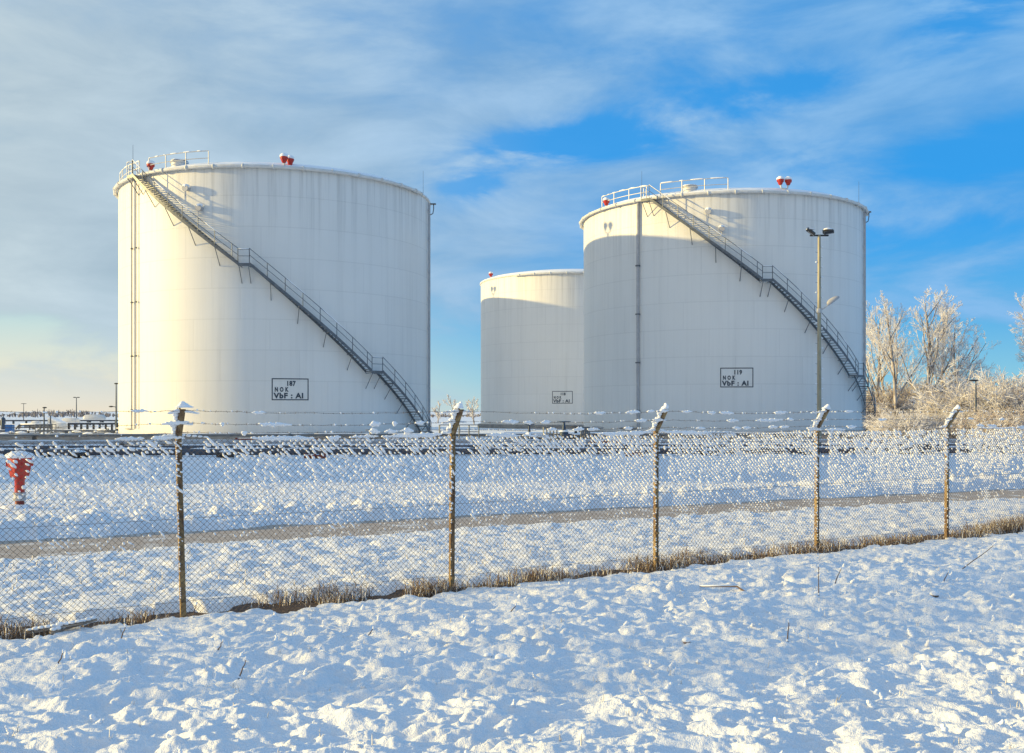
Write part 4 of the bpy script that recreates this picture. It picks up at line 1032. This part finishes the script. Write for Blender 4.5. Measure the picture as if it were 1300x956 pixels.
def far_wood():
    q = random.Random(99); mb = MB()
    for _ in range(2600):
        if q.random() < .62: px = q.uniform(1090, 1420); Y = q.uniform(190, 260); h = q.uniform(3, 6.2)*(1.0 if px < 1290 else .9)
        else: px = q.uniform(-200, 640); Y = q.uniform(380, 520); h = q.uniform(.6, 1.5)+2.6*max(0, math.sin(px*.021))*q.random()
        x = at(px, Y); p = Vector((x, Y, 0)); 
        for _ in range(3):
            e = p+Vector((q.gauss(0, h*.18), q.gauss(0, h*.18), h*q.uniform(.6, 1))); m = p.lerp(e, .5)+Vector((q.gauss(0, .2), 0, 0)); rr = Y*.00042
            mb.tube([p, m, e], [rr*1.5, rr, rr*.6], 3, False)
            mb.tube([m, m+Vector((q.gauss(0, h*.2), 0, h*.3))], [rr, rr*.5], 3, False)
    tag(mb.build("far_wood", "farwood"), "distant frosted wood along the horizon", "wood", kind="stuff")
far_wood()

# ------------------------------------------------------------------ light, sky, camera
EL = 10.3; SUN = Vector((-math.cos(R_(EL)), -.03, math.sin(R_(EL)))).normalized()
ld = bpy.data.lights.new("sun", "SUN"); ld.energy = 4.9; ld.angle = R_(.9); ld.color = (1, .76, .31)
lo = bpy.data.objects.new("sun", ld); C.objects.link(lo); lo.rotation_euler = (-SUN).to_track_quat("-Z", "Y").to_euler()
def build_sky():
    w = bpy.data.worlds.new("World"); sc.world = w; w.use_nodes = True; nt = w.node_tree; bg = nt.nodes["Background"]
    sky = N(nt, "ShaderNodeTexSky", sky_type="NISHITA"); sky.sun_disc = False; sky.sun_elevation = R_(EL); sky.sun_rotation = math.atan2(SUN.x, SUN.y)
    sky.air_density = 1.0; sky.dust_density = 1.2; sky.ozone_density = 2.0
    tcn = N(nt, "ShaderNodeTexCoord"); d = tcn.outputs["Generated"]
    sp = N(nt, "ShaderNodeSeparateXYZ"); L(nt, d, sp.inputs[0]); x, y, z = sp.outputs
    az = math_(nt, "MULTIPLY", math_(nt, "ARCTAN2", x, y), 57.2958)       # degrees right of straight ahead
    el = math_(nt, "MULTIPLY", math_(nt, "ARCSINE", z), 57.2958)
    # cloud sheet: direction projected on a layer overhead
    zc = math_(nt, "ADD", math_(nt, "MAXIMUM", z, 0), .32)
    cb = N(nt, "ShaderNodeCombineXYZ"); L(nt, math_(nt, "DIVIDE", x, zc), cb.inputs[0]); L(nt, math_(nt, "DIVIDE", y, zc), cb.inputs[1])
    mp = N(nt, "ShaderNodeMapping"); mp.inputs["Rotation"].default_value = (0, 0, R_(12)); mp.inputs["Scale"].default_value = (1.15, 1.5, 1); mp.inputs["Location"].default_value = (3.1, 1.7, 0); L(nt, cb.outputs[0], mp.inputs[0])
    n1 = noise(nt, mp.outputs[0], 1.1, 9, .56, .5); n2 = noise(nt, mp.outputs[0], 3.4, 8, .6, .3); n3 = noise(nt, mp.outputs[0], .55, 3, .5, .2)
    def blob(a0, e0, ra, re, amp, rot=0):
        da = math_(nt, "SUBTRACT", az, a0); de = math_(nt, "SUBTRACT", el, e0); c, s = math.cos(R_(rot)), math.sin(R_(rot))
        u = math_(nt, "DIVIDE", math_(nt, "ADD", math_(nt, "MULTIPLY", da, c), math_(nt, "MULTIPLY", de, s)), ra)
        v = math_(nt, "DIVIDE", math_(nt, "SUBTRACT", math_(nt, "MULTIPLY", de, c), math_(nt, "MULTIPLY", da, s)), re)
        r2 = math_(nt, "ADD", math_(nt, "MULTIPLY", u, u), math_(nt, "MULTIPLY", v, v))
        return math_(nt, "MULTIPLY", math_(nt, "POWER", 2.718, math_(nt, "MULTIPLY", r2, -1)), amp)
    def px(x_, y_):
        a = math.atan((x_-650)/F); return math.degrees(a), math.degrees(math.atan((HZ-y_)/F*math.cos(a)))
    holes = None
    for (X, Y, rx, ry, amp, rot) in ((700, 188, 5.6, .95, 1.1, 3), (598, 236, 1.8, 1.0, 1.1, 0), (770, 170, 3, 1.0, .5, 0), (1275, 182, 4, 1.1, .7, 10), (1240, 10, 3.2, 1.8, 1.1, 30), (1010, 110, 4, 1.2, .5, 8), (880, 140, 4.5, 1.4, .45, 0), (1120, 285, 8, 2.2, .45, -6), (590, 470, 9, 3.4, .9, 0), (70, 462, 10, 2.6, .8, 0), (1200, 440, 10, 3.2, .7, 0), (1020, 215, 5, 1.6, .30, 12), (400, 40, 5, 2.5, .2, 0), (1290, 345, 5, 1.2, .35, 6), (900, 60, 7, 2.0, .18, 10)):
        a, e = px(X, Y); b = blob(a, e, rx, ry, amp, rot); holes = b if holes is None else math_(nt, "ADD", holes, b)
    dens = math_(nt, "ADD", .74, math_(nt, "MULTIPLY", math_(nt, "SUBTRACT", n1, .5), 1.5))
    dens = math_(nt, "ADD", dens, math_(nt, "MULTIPLY", math_(nt, "SUBTRACT", n2, .5), .5))
    cb5 = N(nt, "ShaderNodeCombineXYZ"); L(nt, math_(nt, "MULTIPLY", az, .045), cb5.inputs[0]); L(nt, math_(nt, "MULTIPLY", el, .13), cb5.inputs[1])
    n5 = noise(nt, cb5.outputs[0], 2.1, 9, .58, .35)
    wisp = math_(nt, "SUBTRACT", n5, .5)
    dens = math_(nt, "ADD", dens, math_(nt, "MULTIPLY", wisp, 1.25))
    holes = math_(nt, "MULTIPLY", holes, math_(nt, "ADD", 1, math_(nt, "MULTIPLY", wisp, -8.0)))
    dens = math_(nt, "SUBTRACT", dens, math_(nt, "MULTIPLY", math_(nt, "MAXIMUM", holes, 0), 1.0))
    wside = math_(nt, "MULTIPLY", math_(nt, "MINIMUM", math_(nt, "MAXIMUM", math_(nt, "DIVIDE", math_(nt, "SUBTRACT", 4, az), 26), 0), 1), .34)   # thicker towards the sun side
    dens = math_(nt, "ADD", dens, wside)
    dens = math_(nt, "SMOOTH_MIN", math_(nt, "SMOOTH_MAX", dens, .10, .35), .97, .25)
    # cloud tone: warm and pale near the sun's side, slate-blue away from it
    side = math_(nt, "MINIMUM", math_(nt, "MAXIMUM", math_(nt, "DIVIDE", math_(nt, "SUBTRACT", 22, az), 50), 0), 1)
    base = ramp(nt, side, [(0, (.11,.30,.56)), (.35, (.16,.315,.50)), (.65, (.24,.36,.48)), (1, (.35,.44,.50))])
    lit = N(nt, "ShaderNodeMix", data_type="RGBA"); L(nt, base, lit.inputs["A"])
    L(nt, ramp(nt, side, [(0, (.20,.41,.68)), (.5, (.31,.47,.65)), (1, (.47,.56,.60))]), lit.inputs["B"])
    L(nt, math_(nt, "MINIMUM", math_(nt, "MAXIMUM", math_(nt, "MULTIPLY", math_(nt, "SUBTRACT", math_(nt, "ADD", math_(nt, "MULTIPLY", n5, .75), math_(nt, "MULTIPLY", n3, .25)), .38), 3.8), 0), 1), lit.inputs["Factor"])
    # clear sky: the Nishita sky, scaled
    STR = .10
    e1 = math_(nt, "DIVIDE", math_(nt, "MAXIMUM", el, 0), 40)
    k = 1/STR; col = lambda *c: tuple(v for v in c)
    right = ramp(nt, e1, [(0, (.34,.55,.62)), (.045, (.20,.50,.66)), (.11, (.08,.38,.68)), (.25, (.006,.28,.72)), (.55, (.02,.25,.65)), (1, (.16,.38,.80))])
    left = ramp(nt, e1, [(0, (.86,.72,.50)), (.05, (.70,.68,.55)), (.12, (.46,.62,.62)), (.25, (.30,.46,.58)), (.55, (.20,.38,.62)), (1, (.20,.42,.80))])
    sd2 = math_(nt, "MINIMUM", math_(nt, "MAXIMUM", math_(nt, "DIVIDE", math_(nt, "SUBTRACT", 2, az), 22), 0), 1)
    g = N(nt, "ShaderNodeMix", data_type="RGBA"); L(nt, sd2, g.inputs["Factor"]); L(nt, right, g.inputs["A"]); L(nt, left, g.inputs["B"])
    gs = N(nt, "ShaderNodeMix", data_type="RGBA", blend_type="MULTIPLY"); gs.inputs["Factor"].default_value = 1; L(nt, g.outputs["Result"], gs.inputs["A"]); gs.inputs["B"].default_value = (k, k, k, 1)
    clr = N(nt, "ShaderNodeMix", data_type="RGBA"); clr.inputs["Factor"].default_value = .90
    L(nt, sky.outputs[0], clr.inputs["A"]); L(nt, gs.outputs["Result"], clr.inputs["B"])
    cs = N(nt, "ShaderNodeMix", data_type="RGBA", blend_type="MULTIPLY"); cs.inputs["Factor"].default_value = 1
    L(nt, lit.outputs["Result"], cs.inputs["A"]); cs.inputs["B"].default_value = (1/STR, 1/STR, 1/STR, 1)
    low = math_(nt, "MINIMUM", math_(nt, "MAXIMUM", math_(nt, "DIVIDE", el, 5.0), 0), 1)     # clouds thin out at the horizon
    fac = math_(nt, "MULTIPLY", dens, math_(nt, "ADD", .35, math_(nt, "MULTIPLY", low, .65)))
    mx = N(nt, "ShaderNodeMix", data_type="RGBA"); L(nt, fac, mx.inputs["Factor"]); L(nt, clr.outputs["Result"], mx.inputs["A"]); L(nt, cs.outputs["Result"], mx.inputs["B"])
    # sky out of view, tuned as fill light: plain blue, warmer on the sun's side
    back = math_(nt, "MINIMUM", math_(nt, "MAXIMUM", math_(nt, "DIVIDE", math_(nt, "SUBTRACT", math_(nt, "ABSOLUTE", az), 40), 40), 0), 1)
    mb_ = N(nt, "ShaderNodeMix", data_type="RGBA"); L(nt, math_(nt, "MULTIPLY", back, .75), mb_.inputs["Factor"]); L(nt, mx.outputs["Result"], mb_.inputs["A"])
    lf = math_(nt, "MINIMUM", math_(nt, "MAXIMUM", math_(nt, "DIVIDE", math_(nt, "ADD", math_(nt, "MULTIPLY", az, -1), -30), 25), 0), 1)
    hi = math_(nt, "MINIMUM", math_(nt, "MAXIMUM", math_(nt, "DIVIDE", math_(nt, "SUBTRACT", 48, el), 40), 0), 1)
    bk = N(nt, "ShaderNodeMix", data_type="RGBA"); L(nt, math_(nt, "MULTIPLY", lf, hi), bk.inputs["Factor"])
    bk.inputs["A"].default_value = (.20/STR, .36/STR, .60/STR, 1); bk.inputs["B"].default_value = (.66/STR, .56/STR, .42/STR, 1)
    L(nt, bk.outputs["Result"], mb_.inputs["B"])
    L(nt, mb_.outputs["Result"], bg.inputs["Color"]); bg.inputs["Strength"].default_value = STR
build_sky()
cd = bpy.data.cameras.new("camera"); cam = bpy.data.objects.new("camera", cd); C.objects.link(cam)
cam.location = (0, 0, EYE); cam.rotation_euler = (R_(90), 0, 0); cd.sensor_width = 36; cd.lens = 36*F/1300; cd.shift_y = 44/1300
cd.clip_end = 20000; cd.clip_start = .1; sc.camera = cam
sc.view_settings.view_transform = "Standard"; sc.view_settings.look = "None"; sc.view_settings.exposure = .34; sc.view_settings.gamma = 1
sc.cycles.use_denoising = True; sc.cycles.denoising_prefilter = "NONE"
sc.cycles.max_bounces = 6; sc.cycles.diffuse_bounces = 3
